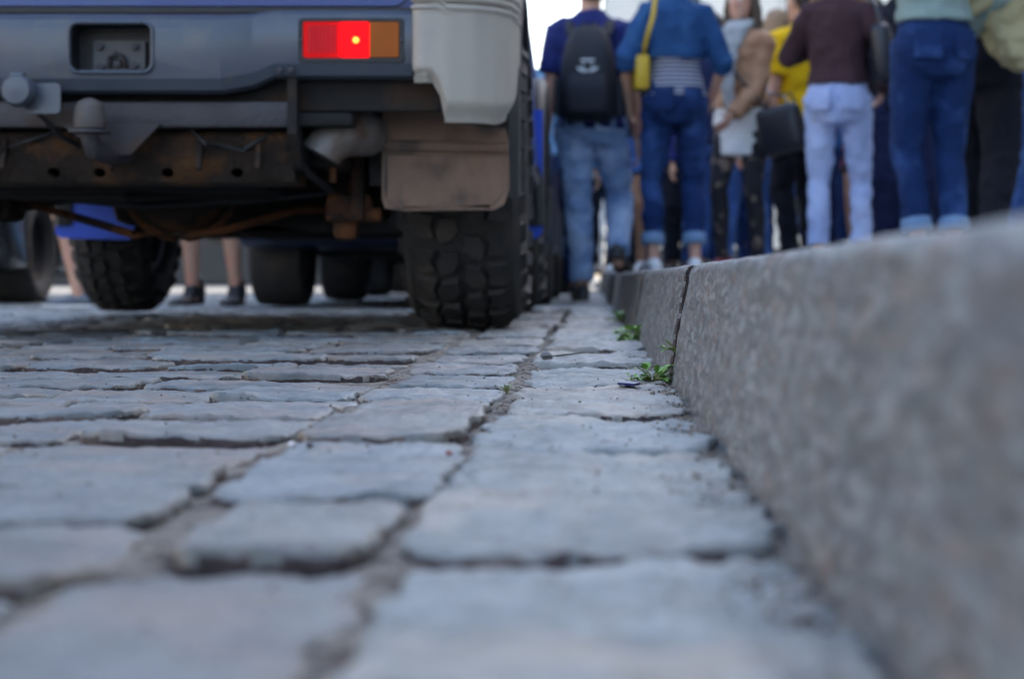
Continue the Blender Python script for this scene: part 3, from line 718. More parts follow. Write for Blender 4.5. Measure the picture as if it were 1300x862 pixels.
    for s in (1, -1):       # blue flaps behind the front wheels
        bm = bmesh.new(); prism(bm, [(s * a, c) for a, c in ((.575, .72), (.585, .27), (.60, .262), (.84, .268), (.858, .285), (.861, .72))], 1.945, 1.957); obj('mud_flap', bm, mat('blue_flap', (.006, .065, .55), .5, .1, 5), e, angle=30, label='royal blue mud flap behind a front wheel')
    # inner wheel houses
    bm = bmesh.new()
    for s in (1, -1):
        rs = []
        for k in range(17):
            a = R(-5 + 190 * k / 16); rs.append([Vector((s * x, .46 * math.cos(a), .38 + .455 * math.sin(a))) for x in (.52, .84)])
        rings(bm, rs, cap=False, closed=False)
    pieces('wheel_house', bm, UNDER, e)
    # front lamps and bumper, unseen from here but part of the car
    bm = bmesh.new(); box(bm, (0, 3.05, .60), (1.66, .16, .18), .04); obj('front_bumper', bm, BUMP, e)
    for s in (1, -1):
        bm = bmesh.new(); prism(bm, rrect(min(s * .52, s * .76), max(s * .52, s * .76), .76, .90, .03), 2.99, 3.035); obj('headlight', bm, mat('clear_lens', (.6, .62, .64), .1), e)
        bm = bmesh.new(); box(bm, (s * .93, 1.55, 1.17), (.16, .07, .14), .03); obj('wing_mirror', bm, BLACK, e)
build_suv()

def hatchback(name, loc, rz, paint, label, H=1.45, W=.82, wb=2.5, lift=0, rim=None):
    e = empty(name, loc, rz); tag(e, label, 'car', 'cars parked along the street')
    l = wb + .72
    car_shell(e, [(-.62, .34 + lift), (-.66, .55), (-.62, .92), (-.55, .95), (wb - .35, .93), (wb + .45, .84), (l, .68), (l + .02, .40), (l - .06, .30 + lift), (.6, .28 + lift), (-.5, .30 + lift)],
        [(-.60, .92), (-.30, H - .06), (-.05, H), (1.15, H), (1.35, H - .05), (wb - .25, .92)], W, W - .22, paint, (0, wb), .355 if True else .4)
    side_glass(e, [(-.12, 1.0), (.02, H - .11), (.62, H - .09), (.62, 1.0)], W, W - .22, .92, H)
    side_glass(e, [(.68, 1.0), (.68, H - .09), (1.28, H - .12), (wb - .62, 1.0)], W, W - .22, .92, H)
    bm = bmesh.new(); rings(bm, [[Vector((x, y + d, z)) for x, y, z in ((-.62, -.57, 1.0), (.62, -.57, 1.0), (.50, -.36, H - .14), (-.50, -.36, H - .14))] for d in (-.015, .03)]); obj('rear_window', bm, GLASS, e, smooth=False)
    bm = bmesh.new(); yw = wb - .25; rings(bm, [[Vector((x, y + d, z)) for x, y, z in ((-.64, yw - .1, .98), (.64, yw - .1, .98), (.52, 1.46, H - .10), (-.52, 1.46, H - .10))] for d in (.03, -.03)]); obj('windscreen', bm, GLASS, e, smooth=False)
    bm = bmesh.new(); box(bm, (0, -.64, .49 + lift / 2), (W * 1.94, .12, .24), .04); obj('rear_bumper', bm, paint, e)
    bm = bmesh.new(); box(bm, (0, l - .02, .46 + lift / 2), (W * 1.94, .12, .22), .04); obj('front_bumper', bm, paint, e)
    for s in (1, -1):
        bm = bmesh.new(); box(bm, (s * (W - .09), -.625, .76), (.17, .08, .26), .02); obj('tail_lamp', bm, mat('tail_red', (.45, .012, .015), .2, coat=.5), e)
        bm = bmesh.new(); box(bm, (s * (W - .17), l - .06, .66), (.26, .10, .13), .03); obj('headlight', bm, mat('clear_lens', (.6, .62, .64), .1), e)
        bm = bmesh.new(); box(bm, (s * (W + .05), wb - .75, 1.0), (.16, .08, .12), .03); obj('wing_mirror', bm, paint, e)
        for y in (0, wb): wheel(e, s * (W - .135), y, .325, .135, .19, 40, 0, rim=rim)
    bm = bmesh.new(); box(bm, (0, wb / 2, .285 + lift), (W * 1.5, wb, .03), .01); tube(bm, [(-W + .15, 0, .32), (W - .15, 0, .32)], .04, 8); box(bm, (.25, -.35, .31 + lift), (.5, .25, .10), .03); obj('underbody', bm, UNDER, e)
    return e
PB2 = mat('car_blue', (.005, .010, .045), .3, .1, 4, coat=.3); PB3 = mat('car_light_blue', (.16, .30, .46), .3, .1, 4, coat=.5); PB4 = mat('car_black', (.012, .013, .016), .25, .1, 4, coat=.5)
hatchback('parked_car', (-.93, 9.85, -.03), 0, PB2, 'dark blue hatchback parked directly ahead of the off-road car', H=1.42, W=.74)
hatchback('parked_car', (-.97, 15.0, -.03), 0, PB3, 'light blue hatchback parked ahead of the dark blue one', H=1.46, W=.82)
hatchback('parked_car', (-3.82, 10.8, -.03), 0, PB4, 'black car parked across the street on the left', H=1.45, W=.82, lift=-.10, rim=UNDER)
hatchback('parked_car', (-1.10, 21.0, -.03), 0, PB4, 'dark car parked farthest ahead in the row at the kerb', H=1.40, W=.80)

# ------------------------------------------------------------------ people
VOX = .0105
def remesh(bm, name, m, parent, vox=VOX, smooth=4, fold=0, fscale=.12):
    o = obj(name, bm, m, parent, smooth=False)
    md = o.modifiers.new('r', 'REMESH'); md.mode = 'VOXEL'; md.voxel_size = vox; md.use_smooth_shade = True
    sm = o.modifiers.new('s', 'SMOOTH'); sm.iterations = smooth; sm.factor = .5
    if fold:
        key = 'folds%.2f' % fscale
        tx = bpy.data.textures.get(key) or bpy.data.textures.new(key, 'CLOUDS'); tx.noise_scale = fscale; tx.noise_depth = 2
        d = o.modifiers.new('d', 'DISPLACE'); d.texture = tx; d.strength = fold; d.mid_level = .5; d.texture_coords = 'LOCAL'
    return o
TO_BAKE = []
def ell(c, rx, ry, n=18, yaw=0):
    return [Vector((c[0] + rx * math.cos(2 * math.pi * k / n), c[1] + ry * math.sin(2 * math.pi * k / n), c[2])) for k in range(n)]
def ik(a, c, l1, l2, pole):
    d = c - a; D = min(d.length, (l1 + l2) * .999); u = d.normalized()
    x = (l1 * l1 - l2 * l2 + D * D) / (2 * D); h = math.sqrt(max(0, l1 * l1 - x * x))
    p = pole - u * pole.dot(u); p.normalize()
    return a + u * x + p * h, a + u * D
TM = [(.475, .15, .10, -.01), (.52, .165, .115, -.012), (.57, .150, .105, -.005), (.62, .142, .100, 0), (.70, .160, .112, .0), (.76, .174, .115, .005), (.805, .178, .095, -.005), (.832, .125, .075, -.012), (.850, .065, .062, -.012)]
TF = [(.475, .155, .108, -.012), (.52, .175, .122, -.018), (.57, .150, .108, -.006), (.62, .120, .092, 0), (.70, .138, .106, .010), (.745, .146, .118, .016), (.80, .148, .088, -.003), (.828, .102, .066, -.010), (.848, .054, .052, -.010)]
def person(px, Y, z0, yaw, h, sex, label, legs=None, arms=None, lower=None, upper=None, shoes=None, hair=None, skin=None, group='people crowding the pavement', lean=0, extras=None):
    """a standing figure facing +y before the turn by yaw; metres, scaled by the height h"""
    s = F / Y; X = (px - VX) / s
    e = empty('person', (X, Y, z0), yaw); tag(e, label, 'person', group)
    k = h / 1.76; skin = skin or SKIN; T = TM if sex == 'm' else TF
    legs = legs or {}; arms = arms or {}
    HZ = .525 * h; V = Vector
    J = {}
    for sd, sg in (('L', -1), ('R', 1)):
        hip = V((sg * .088 * k, -.005, HZ)); fx, fy, fz = legs.get(sd, (sg * .095, 0, 0)); ank = V((fx, fy - .02, fz + .05 * h))
        kn, ank2 = ik(hip, ank, .245 * h, .24 * h, V((sg * .12, 1, 0)))
        sh = V((sg * (.172 if sex == 'm' else .148) * k, -.008, .800 * h))
        wx, wy, wz = arms.get(sd, (sg * .245 * k, .03, .475 * h)); wr = V((wx, wy, wz))
        el, wr2 = ik(sh, wr, .172 * h, .155 * h, V((sg * .7, -1, -.2)))
        J[sd] = (hip, kn, ank2, sh, el, wr2, sg)
    # ---- body: one continuous surface
    bm = bmesh.new()
    rings(bm, [ell((0, cy * k, z * h), rx * k * .94, ry * k * .94) for z, rx, ry, cy in T])
    nk = .058 if sex == 'm' else .05
    tube(bm, [(0, -.014, .82 * h), (0, -.012, .85 * h), (0, -.004, .89 * h)], [nk * k * 1.1, nk * k, nk * k * .97], 14)
    rings(bm, [ell((0, cy * k, z * h), rx * k, ry * k, 20) for z, rx, ry, cy in ((.868, .026, .03, .055), (.878, .045, .05, .045), (.895, .060, .074, .022), (.925, .070, .090, .010), (.955, .0745, .097, .002), (.978, .066, .083, -.004), (.992, .045, .055, -.006), (1.0, .015, .02, -.006))])
    rings(bm, [[V((x * k, y * k, z * h)) for x, y in ((-w, .085), (w, .085), (w * .5, d), (-w * .5, d))] for z, w, d in ((.948, .008, .098), (.926, .013, .115), (.915, .017, .122), (.909, .012, .104))])
    for sg in (1, -1): tube(bm, [(sg * .073 * k, -.005, .912 * h), (sg * .082 * k, -.012, .930 * h), (sg * .078 * k, -.01, .948 * h)], [.010, .016, .010], 8, flat=.5)
    for sd in 'LR':
        hip, kn, an, sh, el, wr, sg = J[sd]
        calf = kn.lerp(an, .32) + V((0, -.014, 0)); th = hip.lerp(kn, .4)
        tube(bm, [hip + V((0, 0, .03)), th, kn, calf, kn.lerp(an, .75), an, an + V((0, 0, -.03))], [q * k for q in ((.085, .078, .053, .053, .038, .036, .034) if sex == 'm' else (.088, .076, .050, .050, .035, .032, .032))], 14)
        tube(bm, [an + V((0, -.035, -.045 * k)), an + V((0, .03, -.04 * k)), an + V((sg * .01, .10, -.058 * k)), an + V((sg * .012, .16, -.066 * k))], [.030 * k, .032 * k, .026 * k, .014 * k], 10)
        f = 1 if sex == 'm' else .84
        tube(bm, [sh + V((-sg * .05, 0, .01)), sh, sh.lerp(el, .35), el, el.lerp(wr, .3), wr], [q * k * f for q in (.05, .054, .047, .038, .038, .026)], 12)
        # hand: palm, four fingers, thumb, slightly curled
        d = (wr - el).normalized(); side = V((0, 1, 0)) - d * d.y
        side = side.normalized() if side.length > .2 else V((0, 0, 1)); nrm = d.cross(side) * -sg
        if nrm.dot(V((-sg, 0, 0))) < 0: nrm = -nrm
        tube(bm, [wr - d * .01, wr + d * .03 * k, wr + d * .085 * k], [.026 * k, .040 * k, .042 * k], 10, side=side, flat=.42)
        for q in range(4):
            b0 = wr + d * .083 * k + side * (.031 - .0205 * q) * k; Lf = (.068, .078, .073, .058)[q] * k
            p1 = b0 + (d + nrm * .25).normalized() * Lf * .45; p2 = p1 + (d + nrm * .7).normalized() * Lf * .32; p3 = p2 + (d + nrm * 1.1).normalized() * Lf * .25
            tube(bm, [b0 - d * .015, p1, p2, p3], [.0098 * k, .0092 * k, .0085 * k, .0065 * k], 8)
        t0 = wr + d * .028 * k + side * .030 * k; t1 = t0 + (d * .7 + side * .75 + nrm * .2).normalized() * .045 * k
        tube(bm, [t0 - side * .012, t1, t1 + (d + side * .25 + nrm * .3).normalized() * .035 * k], [.0125 * k, .0108 * k, .0075 * k], 8)
    TO_BAKE.append(remesh(bm, 'body', skin, e, .009 * k, 2))
    bm = bmesh.new()
    for sg in (1, -1):
        g = bmesh.ops.create_uvsphere(bm, u_segments=10, v_segments=6, radius=.0115 * k)['verts']; bmesh.ops.translate(bm, vec=(sg * .031 * k, .088 * k, .936 * h), verts=g)
    pieces('eye', bm, EYEW, e)
    bm = bmesh.new(); tube(bm, [(-.022 * k, .088 * k, .892 * h), (0, .096 * k, .891 * h), (.022 * k, .088 * k, .892 * h)], [.003, .006, .003], 8); obj('mouth', bm, LIP, e)
    # ---- hair
    hm, style = hair or (mat('hair_brown', (.05, .028, .015), .5), 'short')
    bm = bmesh.new()
    rings(bm, [ell((0, (cy - .012) * k, z * h), rx * k, ry * k, 20) for z, rx, ry, cy in ((.890, .045, .03, -.060), (.915, .070, .055, -.045), (.94, .083, .080, -.026), (.962, .085, .098, -.010), (.985, .074, .090, -.008), (1.002, .050, .060, -.010), (1.01, .015, .02, -.01))])
    if style == 'side':
        for sg in (1, -1): tube(bm, [(sg * .075 * k, 0, .96 * h), (sg * .10 * k, .0, .90 * h), (sg * .115 * k, .0, .84 * h), (sg * .125 * k, .03, .79 * h), (sg * .11 * k, .06, .73 * h)], [.03, .036, .038, .032, .008], 10)
    if style == 'long':
        rings(bm, [ell((0, (cy) * k, z * h), rx * k, ry * k, 16) for z, rx, ry, cy in ((.97, .070, .05, -.055), (.92, .088, .048, -.065), (.86, .098, .042, -.075), (.80, .105, .034, -.095), (.745, .085, .024, -.115), (.71, .035, .012, -.12))])
        for sg in (1, -1): tube(bm, [(sg * .075 * k, 0, .96 * h), (sg * .092 * k, -.01, .90 * h), (sg * .098 * k, -.01, .84 * h), (sg * .09 * k, .03, .77 * h), (sg * .08 * k, .05, .72 * h)], [.03, .034, .034, .028, .008], 10)
    TO_BAKE.append(remesh(bm, 'hair', hm, e, .010, 2, .012, .02))
    # ---- clothes below the waist
    if lower:
        kind, m = lower[0], lower[1]; opt = lower[2] if len(lower) > 2 else {}
        wz = opt.get('waist', .60 if sex == 'm' else .605)
        bm = bmesh.new(); g = opt.get('ease', .012)
        secs = [q for q in T if q[0] < wz] ; 
        def tor(z):
            for a, b in zip(T, T[1:]):
                if a[0] <= z <= b[0]: t = (z - a[0]) / (b[0] - a[0]); return tuple(a[i] + (b[i] - a[i]) * t for i in range(4))
            return T[0] if z < T[0][0] else T[-1]
        zz = [.455, .475, .50, .52, .545, .57, wz]
        if kind == 'skirt':
            hz = opt['hem']; rs = []
            for z in (hz, hz + (.475 - hz) * .5, .475, .52, .57, wz):
                q = tor(z); fl = opt.get('flare', .03) * max(0, (.50 - z)) / .15
                rs.append(ell((0, q[3] * k, z * h), (q[1] + .02 + fl) * k, (q[2] + .022 + fl) * k))
            rings(bm, rs); TO_BAKE.append(remesh(bm, 'skirt', m, e, .012, 3, .014, .10))
            legm = opt.get('leg')
            if legm:
                bm = bmesh.new()
                for sd in 'LR':
                    hip, kn, an, *_ = J[sd]
                    tube(bm, [hip, hip.lerp(kn, .4), kn, kn.lerp(an, .32) + V((0, -.014, 0)), kn.lerp(an, .75), an + V((0, 0, -.02))], [q * k for q in (.093, .082, .057, .057, .043, .040)], 14)
                TO_BAKE.append(remesh(bm, 'leggings', legm, e, .011, 3, .006, .08))
        else:
            rs = []
            for z in zz:
                q = tor(z); sq = .80 if z < .47 else 1
                rs.append(ell((0, q[3] * k, z * h), (q[1] * sq + g) * k, (q[2] * sq + g) * k))
            rings(bm, rs)
            if opt.get('pockets'):      # patch pockets on the seat, a waistband loop row and the centre seam
                for sg in (1, -1):
                    b2 = bmesh.new(); q = tor(.535); xx = sg * .082 * k; yy = (q[3] - (q[2] + g + .004) * math.sqrt(1 - (.082 / (q[1] + g)) ** 2)) * k
                    box(b2, (0, 0, 0), (.115 * k, .016, .125 * k), .006); Mx = Matrix.Translation((xx, yy - .002, .528 * h)) @ Matrix.Rotation(sg * R(24), 4, 'Z') @ Matrix.Rotation(R(-4), 4, 'X'); bmesh.ops.transform(b2, matrix=Mx, verts=b2.verts)
                    obj('back_pocket', b2, m, e, angle=30)
            lr = opt.get('r', (.102, .092, .070, .066, .062, .062) if sex == 'm' else (.100, .086, .060, .058, .047, .046)); hem = opt.get('hem', .97)
            for sd in 'LR':
                hip, kn, an, *_ = J[sd]
                line = [hip + V((0, 0, .02)), hip.lerp(kn, .4), kn, kn.lerp(an, .32) + V((0, -.012, 0)), kn.lerp(an, .72), an]
                if hem <= 0:    # shorts: hem as a part of the thigh
                    cut = 1 + hem; line = [line[0], hip.lerp(kn, cut * .5), hip.lerp(kn, cut)]; rr = [lr[0], lr[1], opt.get('hr', lr[1])]
                else:
                    line[-1] = kn.lerp(an, hem); line[-2] = kn.lerp(an, min(hem - .1, .72)); rr = lr
                tube(bm, line, [q * k for q in rr], 14)
                if 'cuff' in opt:
                    b2 = bmesh.new(); d = (an - kn).normalized(); p = line[-1]
                    tube(b2, [p - d * .055, p - d * .03, p - d * .005, p + d * .004], [(rr[-1] + .007) * k, (rr[-1] + .010) * k, (rr[-1] + .010) * k, (rr[-1] + .004) * k], 16)
                    obj('cuff', b2, opt['cuff'], e)
            TO_BAKE.append(remesh(bm, 'shorts' if hem <= 0 else 'trousers', m, e, .011, 2, opt.get('fold', .030), .07))
    # ---- clothes above
    if upper:
        for u in upper:
            nm, m, hemz, sleeve, g = u[:5]; opt = u[5] if len(u) > 5 else {}
            bm = bmesh.new(); rs = []
            zs = [hemz] + [q[0] for q in T if q[0] > hemz + .02]
            for z in zs:
                q = tor2(T, z); gg = g + (opt.get('flare', 0) if z == hemz else 0); 
                if z > .82: gg = g * .6
                rs.append(ell((0, q[3] * k, z * h), (q[1] + gg) * k, (q[2] + gg) * k))
            if opt.get('neck', 1): q = T[-1]; rs.append(ell((0, -.012 * k, (.862) * h), (q[1] + .004) * k, (q[2] + .004) * k))
            rings(bm, rs)
            for sd in 'LR':
                hip, kn, an, sh, el, wr, sg = J[sd]; f = 1 if sex == 'm' else .86
                base = sh + V((-sg * .05, 0, .008))
                if sleeve <= 0: continue
                if sleeve < 1: line = [base, sh, sh.lerp(el, sleeve * .6), sh.lerp(el, sleeve)]; rr = (.058, .066, .064, .064)
                elif sleeve < 2: t = sleeve - 1; line = [base, sh, sh.lerp(el, .4), el, el.lerp(wr, t * .5), el.lerp(wr, t)]; rr = (.058, .066, .060, .053, .050, .044)
                else: line = [base, sh, sh.lerp(el, .4), el, el.lerp(wr, .4), wr]; rr = (.058, .066, .060, .053, .048, .038)
                tube(bm, line, [(q * f + g * .45) * k for q in rr], 14)
            TO_BAKE.append(remesh(bm, nm, m, e, .0115, 3, opt.get('fold', .030), .08))
    # ---- shoes
    if shoes:
        m, sole, high = shoes
        for sd in 'LR':
            hip, kn, an, *_, sg = J[sd]; b = V((an.x, an.y, an.z - .05 * h)); pitch = legs.get('pitch' + sd, 0)
            bm = bmesh.new(); rs = []
            for y, w, zt in ((-.082, .020, .045), (-.07, .034, .075 + high), (-.03, .038, .090 + high), (.02, .040, .092 + high * .9), (.055, .042, .072), (.10, .046, .058), (.145, .044, .048), (.175, .034, .040), (.19, .014, .030)):
                rs.append([V((w * math.cos(a) * (1 if math.sin(a) < .2 else .86), y, .016 + (zt - .016) * (.5 + .5 * math.sin(a)))) * k for a in [2 * math.pi * q / 14 for q in range(14)]])
            rings(bm, rs)
            Mx = Matrix.Translation(b) @ Matrix.Rotation(-sg * R(8), 4, 'Z') @ Matrix.Translation((0, .14 * k, 0)) @ Matrix.Rotation(-pitch, 4, 'X') @ Matrix.Translation((0, -.14 * k, 0))
            bmesh.ops.transform(bm, matrix=Mx, verts=bm.verts); so = obj('shoe', bm, m, e, angle=60)
            bm = bmesh.new(); out = [(-.03, -.075), (-.036, -.03), (-.038, .03), (-.047, .10), (-.044, .15), (-.03, .185), (0, .198), (.03, .185), (.044, .15), (.047, .10), (.038, .03), (.036, -.03), (.03, -.075), (0, -.088)]
            prism(bm, [(x * k, y * k) for x, y in out], 0, .024 * k, 'xy'); bmesh.ops.transform(bm, matrix=Mx, verts=bm.verts); obj('sole', bm, sole, so, angle=50)
    return e, J, k
def tor2(T, z):
    for a, b in zip(T, T[1:]):
        if a[0] <= z <= b[0]: t = (z - a[0]) / (b[0] - a[0]); return tuple(a[i] + (b[i] - a[i]) * t for i in range(4))
    return T[0] if z < T[0][0] else T[-1]

cloth = lambda n, c, **k: mat(n, c, k.pop('rough', .85), k.pop('var', .22), k.pop('scale', 9), bump=.25, bscale=k.pop('bscale', 350), spec=.2, **k)
DEN_L = cloth('denim_light', (.19, .29, .48), col2=(.36, .47, .66), cscale=6); DEN_M = cloth('denim_mid', (.05, .11, .30), col2=(.10, .19, .42), cscale=5)
DEN_D = cloth('denim_dark', (.008, .026, .095), col2=(.03, .07, .20), cscale=6); DEN_J = cloth('denim_jacket', (.016, .062, .175), col2=(.03, .095, .23), cscale=6)
DEN_P = cloth('denim_pale', (.36, .44, .68), col2=(.45, .53, .76), cscale=4); CUFF = cloth('denim_cuff', (.17, .27, .42))
NAVY = cloth('navy_cotton', (.018, .026, .125)); BLKC = cloth('black_cloth', (.010, .011, .018)); NVK = cloth('navy_trousers', (.012, .018, .06))
TAN = cloth('tan_leather', (.40, .225, .13), rough=.5, col2=(.26, .13, .07), cscale=6); YEL = cloth('yellow_cotton', (.80, .47, .008)); BRN = cloth('brown_knit', (.055, .028, .034), bscale=150)
WHT = cloth('white_cotton', (.84, .83, .79)); SAGE = cloth('sage_knit', (.22, .29, .265), bscale=160); OLIVE = cloth('khaki', (.36, .315, .175)); GREYC = cloth('grey_cloth', (.35, .37, .38)); ROYAL = cloth('royal_cotton', (.01, .075, .50))
WSHOE = mat('white_shoe', (.72, .72, .72), .5); BSHOE = mat('black_shoe', (.012, .012, .014), .5); DSOLE = mat('dark_sole', (.03, .03, .03), .7); RSHOE = mat('red_shoe', (.28, .03, .04), .6); GSHOE = mat('grey_shoe', (.12, .14, .17), .6)
LEATH = mat('black_leather', (.012, .014, .022), .4, .2, 10, bump=.1); HBLK = mat('hair_black', (.012, .01, .01), .45); HBRN = mat('hair_brown', (.05, .028, .015), .5); HBLO = mat('hair_blonde', (.25, .155, .085), .5)
def stripe_mat():
    m, t, b = node_mat('striped_jersey'); N = t.nodes.new; L = t.links.new
    tc = N('ShaderNodeTexCoord'); w = N('ShaderNodeTexWave'); w.bands_direction = 'Z'; w.inputs['Scale'].default_value = 14.0; w.inputs['Distortion'].default_value = .4; L(tc.outputs['Object'], w.inputs['Vector'])
    r = N('ShaderNodeValToRGB'); r.color_ramp.elements[0].position = .42; r.color_ramp.elements[0].color = (.03, .035, .07, 1); r.color_ramp.elements[1].position = .58; r.color_ramp.elements[1].color = (.34, .35, .42, 1)
    L(w.outputs['Fac'], r.inputs[0]); L(r.outputs[0], b.inputs['Base Color']); b.inputs['Roughness'].default_value = .9; return m
STRIPE = stripe_mat()
FLORAL = mat('floral', (.014, .014, .02), .8, .3, 9, col2=(.22, .16, .12), cscale=15, cmin=.57, cmax=.64); FLOR2 = mat('floral_dress', (.03, .02, .03), .85, .3, 9, col2=(.30, .08, .15), cscale=16, cmin=.52, cmax=.60)
KZ = .156
def strap(bm, pts, w=.02, t=.004):
    tube(bm, pts, w, 8, side=Vector((1, 0, 0)), flat=t / w)

# 1 man with backpack stepping from the road to the kerb
e, J, k = person(750, 10.65, .02, R(-3), 1.80, 'm', 'man in navy T-shirt and faded jeans with a black backpack, walking away beside the kerb', legs={'L': (-.045, .04, -.02), 'R': (.15, -.12, .145), 'pitchR': R(18)},
    lower=('trousers', DEN_L, {'r': (.104, .096, .074, .070, .064, .066), 'pockets': 1}), upper=[('t_shirt', NAVY, .505, .75, .024, {'flare': .01})], shoes=(BSHOE, DSOLE, .0), hair=(HBLK, 'short'))
def back_loft(secs):
    b_ = bmesh.new(); rings(b_, [[Vector((x, cy + y, z)) for x, y in rrect(-w * .93, w * .93, -d, d, min(w, d) * .75, 4)] for z, w, d, cy in secs]); return b_
bm = back_loft([(.935, .10, .03, -.19), (.95, .145, .07, -.20), (1.0, .16, .092, -.215), (1.12, .163, .100, -.225), (1.25, .150, .095, -.222), (1.34, .130, .08, -.21), (1.40, .105, .055, -.195), (1.435, .075, .03, -.185), (1.445, .04, .012, -.18)])
bp = empty('backpack', (0, 0, 0)); bp.location = e.matrix_world @ Vector((0, 0, 0)) if False else e.location; bp.rotation_euler = e.rotation_euler
tag(bp, 'black backpack with pale emblem worn by the man in the navy T-shirt', 'backpack')
bpc = mat('backpack_cloth', (.006, .0075, .014), .75, .3, 12, bump=.3, bscale=200)
obj('main_pocket', bm, bpc, bp)
bm = bmesh.new(); bm.free(); bm = back_loft([(.965, .09, .015, -.30), (.98, .115, .035, -.305), (1.08, .122, .045, -.315), (1.16, .11, .035, -.31), (1.185, .08, .015, -.305)]); obj('front_pocket', bm, bpc, bp)
bm = bmesh.new()
for s in (1, -1): strap(bm, [(s * .09, -.16, 1.40), (s * .105, -.09, 1.475), (s * .115, .0, 1.487), (s * .125, .10, 1.43), (s * .135, .135, 1.32), (s * .15, .10, 1.15), (s * .15, -.14, 1.05)], .030, .012)
obj('shoulder_strap', bm, bpc, bp)
bm = bmesh.new(); strap(bm, [(-.05, -.16, 1.425), (-.03, -.15, 1.46), (.03, -.15, 1.46), (.05, -.16, 1.425)], .012, .006); obj('carry_loop', bm, bpc, bp)
bm = bmesh.new()
for s in (1, -1): box(bm, (s * .165, -.22, 1.06), (.03, .13, .20), .012)
pieces('side_pocket', bm, bpc, bp)
bm = bmesh.new(); tube(bm, [(.052 * math.cos(a), -.324, 1.215 + .026 * math.sin(a)) for a in [R(185 + 17 * q) for q in range(11)]], [.003, .006, .008, .009, .010, .010, .010, .009, .008, .006, .003], 8, flat=.5)
for s in (1, -1): box(bm, (s * .024, -.323, 1.222), (.014, .005, .012), .002)
box(bm, (0, -.323, 1.247), (.072, .005, .012), .002); obj('emblem', bm, mat('emblem_print', (.55, .58, .60), .6), bp)
# 2 woman in denim jacket
e, J, k = person(857, 10.35, KZ, R(6), 1.70, 'f', 'woman in denim jacket over striped top, dark cuffed jeans and white sneakers', legs={'L': (-.115, .03, 0), 'R': (.10, -.02, 0)}, arms={'L': (-.235, .10, .90), 'R': (.21, .15, .90)},
    lower=('trousers', DEN_D, {'hem': .84, 'cuff': CUFF, 'waist': .60, 'r': (.102, .090, .064, .061, .054, .055), 'pockets': 1}), upper=[('striped_top', STRIPE, .535, .3, .016, {'fold': .01}), ('denim_jacket', DEN_J, .655, 1.2, .032, {'flare': .004})], shoes=(WSHOE, WSHOE, -.01), hair=(HBRN, 'short'))
bm = bmesh.new(); box(bm, (-.185, -.02, 1.04), (.075, .17, .18), .015)
bag = empty('shoulder_bag', e.location); bag.rotation_euler = e.rotation_euler; tag(bag, 'yellow shoulder bag at the left side of the woman in the denim jacket', 'bag')
YB = mat('yellow_leather', (.55, .36, .02), .5, .15); obj('bag_body', bm, YB, bag)
bm = bmesh.new(); strap(bm, [(-.185, -.03, 1.10), (-.165, -.14, 1.22), (-.135, -.145, 1.33), (-.115, -.075, 1.425), (-.11, .02, 1.43), (-.14, .11, 1.30), (-.19, .08, 1.10)], .012, .005); obj('strap', bm, YB, bag)
# 3 woman in tan jacket and white skirt, turned towards us
e, J, k = person(942, 11.3, KZ, R(150), 1.66, 'f', 'woman in tan leather jacket with pale scarf, white skirt and floral leggings', legs={'L': (-.10, .0, 0), 'R': (.11, .05, 0)}, arms={'L': (-.06, .25, .88), 'R': (.20, .20, 1.42)},
    lower=('skirt', WHT, {'hem': .40, 'waist': .60, 'leg': FLORAL, 'flare': .035}), upper=[('jacket', TAN, .565, 2, .030, {'flare': .015, 'fold': .03})], shoes=(RSHOE, DSOLE, .03), hair=(HBRN, 'long'))
bm = bmesh.new(); rings(bm, [ell((x, y, z), rx, ry, 14) for x, y, z, rx, ry in ((.0, .155, .92, .03, .015), (.01, .165, 1.02, .042, .02), (.015, .165, 1.14, .05, .022), (.01, .15, 1.27, .06, .03), (.0, .08, 1.39, .085, .07), (0, -.01, 1.44, .09, .085))])
TO_BAKE.append(remesh(bm, 'scarf', GREYC, e, .01, 2, .02, .04))
hb = empty('handbag', e.location); hb.rotation_euler = e.rotation_euler; tag(hb, 'black handbag hanging in front of the white skirt', 'bag')
bm = bmesh.new(); box(bm, (-.30, .12, .80), (.26, .12, .27), .04, Matrix.Rotation(R(12), 3, 'Y'), seg=3); obj('bag_body', bm, LEATH, hb)
bm = bmesh.new(); strap(bm, [(-.40, .12, .92), (-.36, .12, 1.0), (-.24, .12, 1.0), (-.20, .12, .92)], .008, .008); strap(bm, [(-.22, .14, .92), (-.06, .17, 1.10), (.08, .15, 1.28), (.12, .0, 1.40), (.10, -.12, 1.30), (-.06, -.16, 1.05), (-.26, .0, 1.0), (-.36, .10, .92)], .009, .005); obj('bag_handle', bm, LEATH, hb)
# 4 person in yellow T-shirt
person(1018, 11.9, KZ, R(35), 1.75, 'm', 'person in bright yellow T-shirt and dark trousers behind the brown sweater', lower=('trousers', BLKC, {}), upper=[('t_shirt', YEL, .53, .75, .030)], shoes=(BSHOE, DSOLE, 0), hair=(HBLK, 'short'))
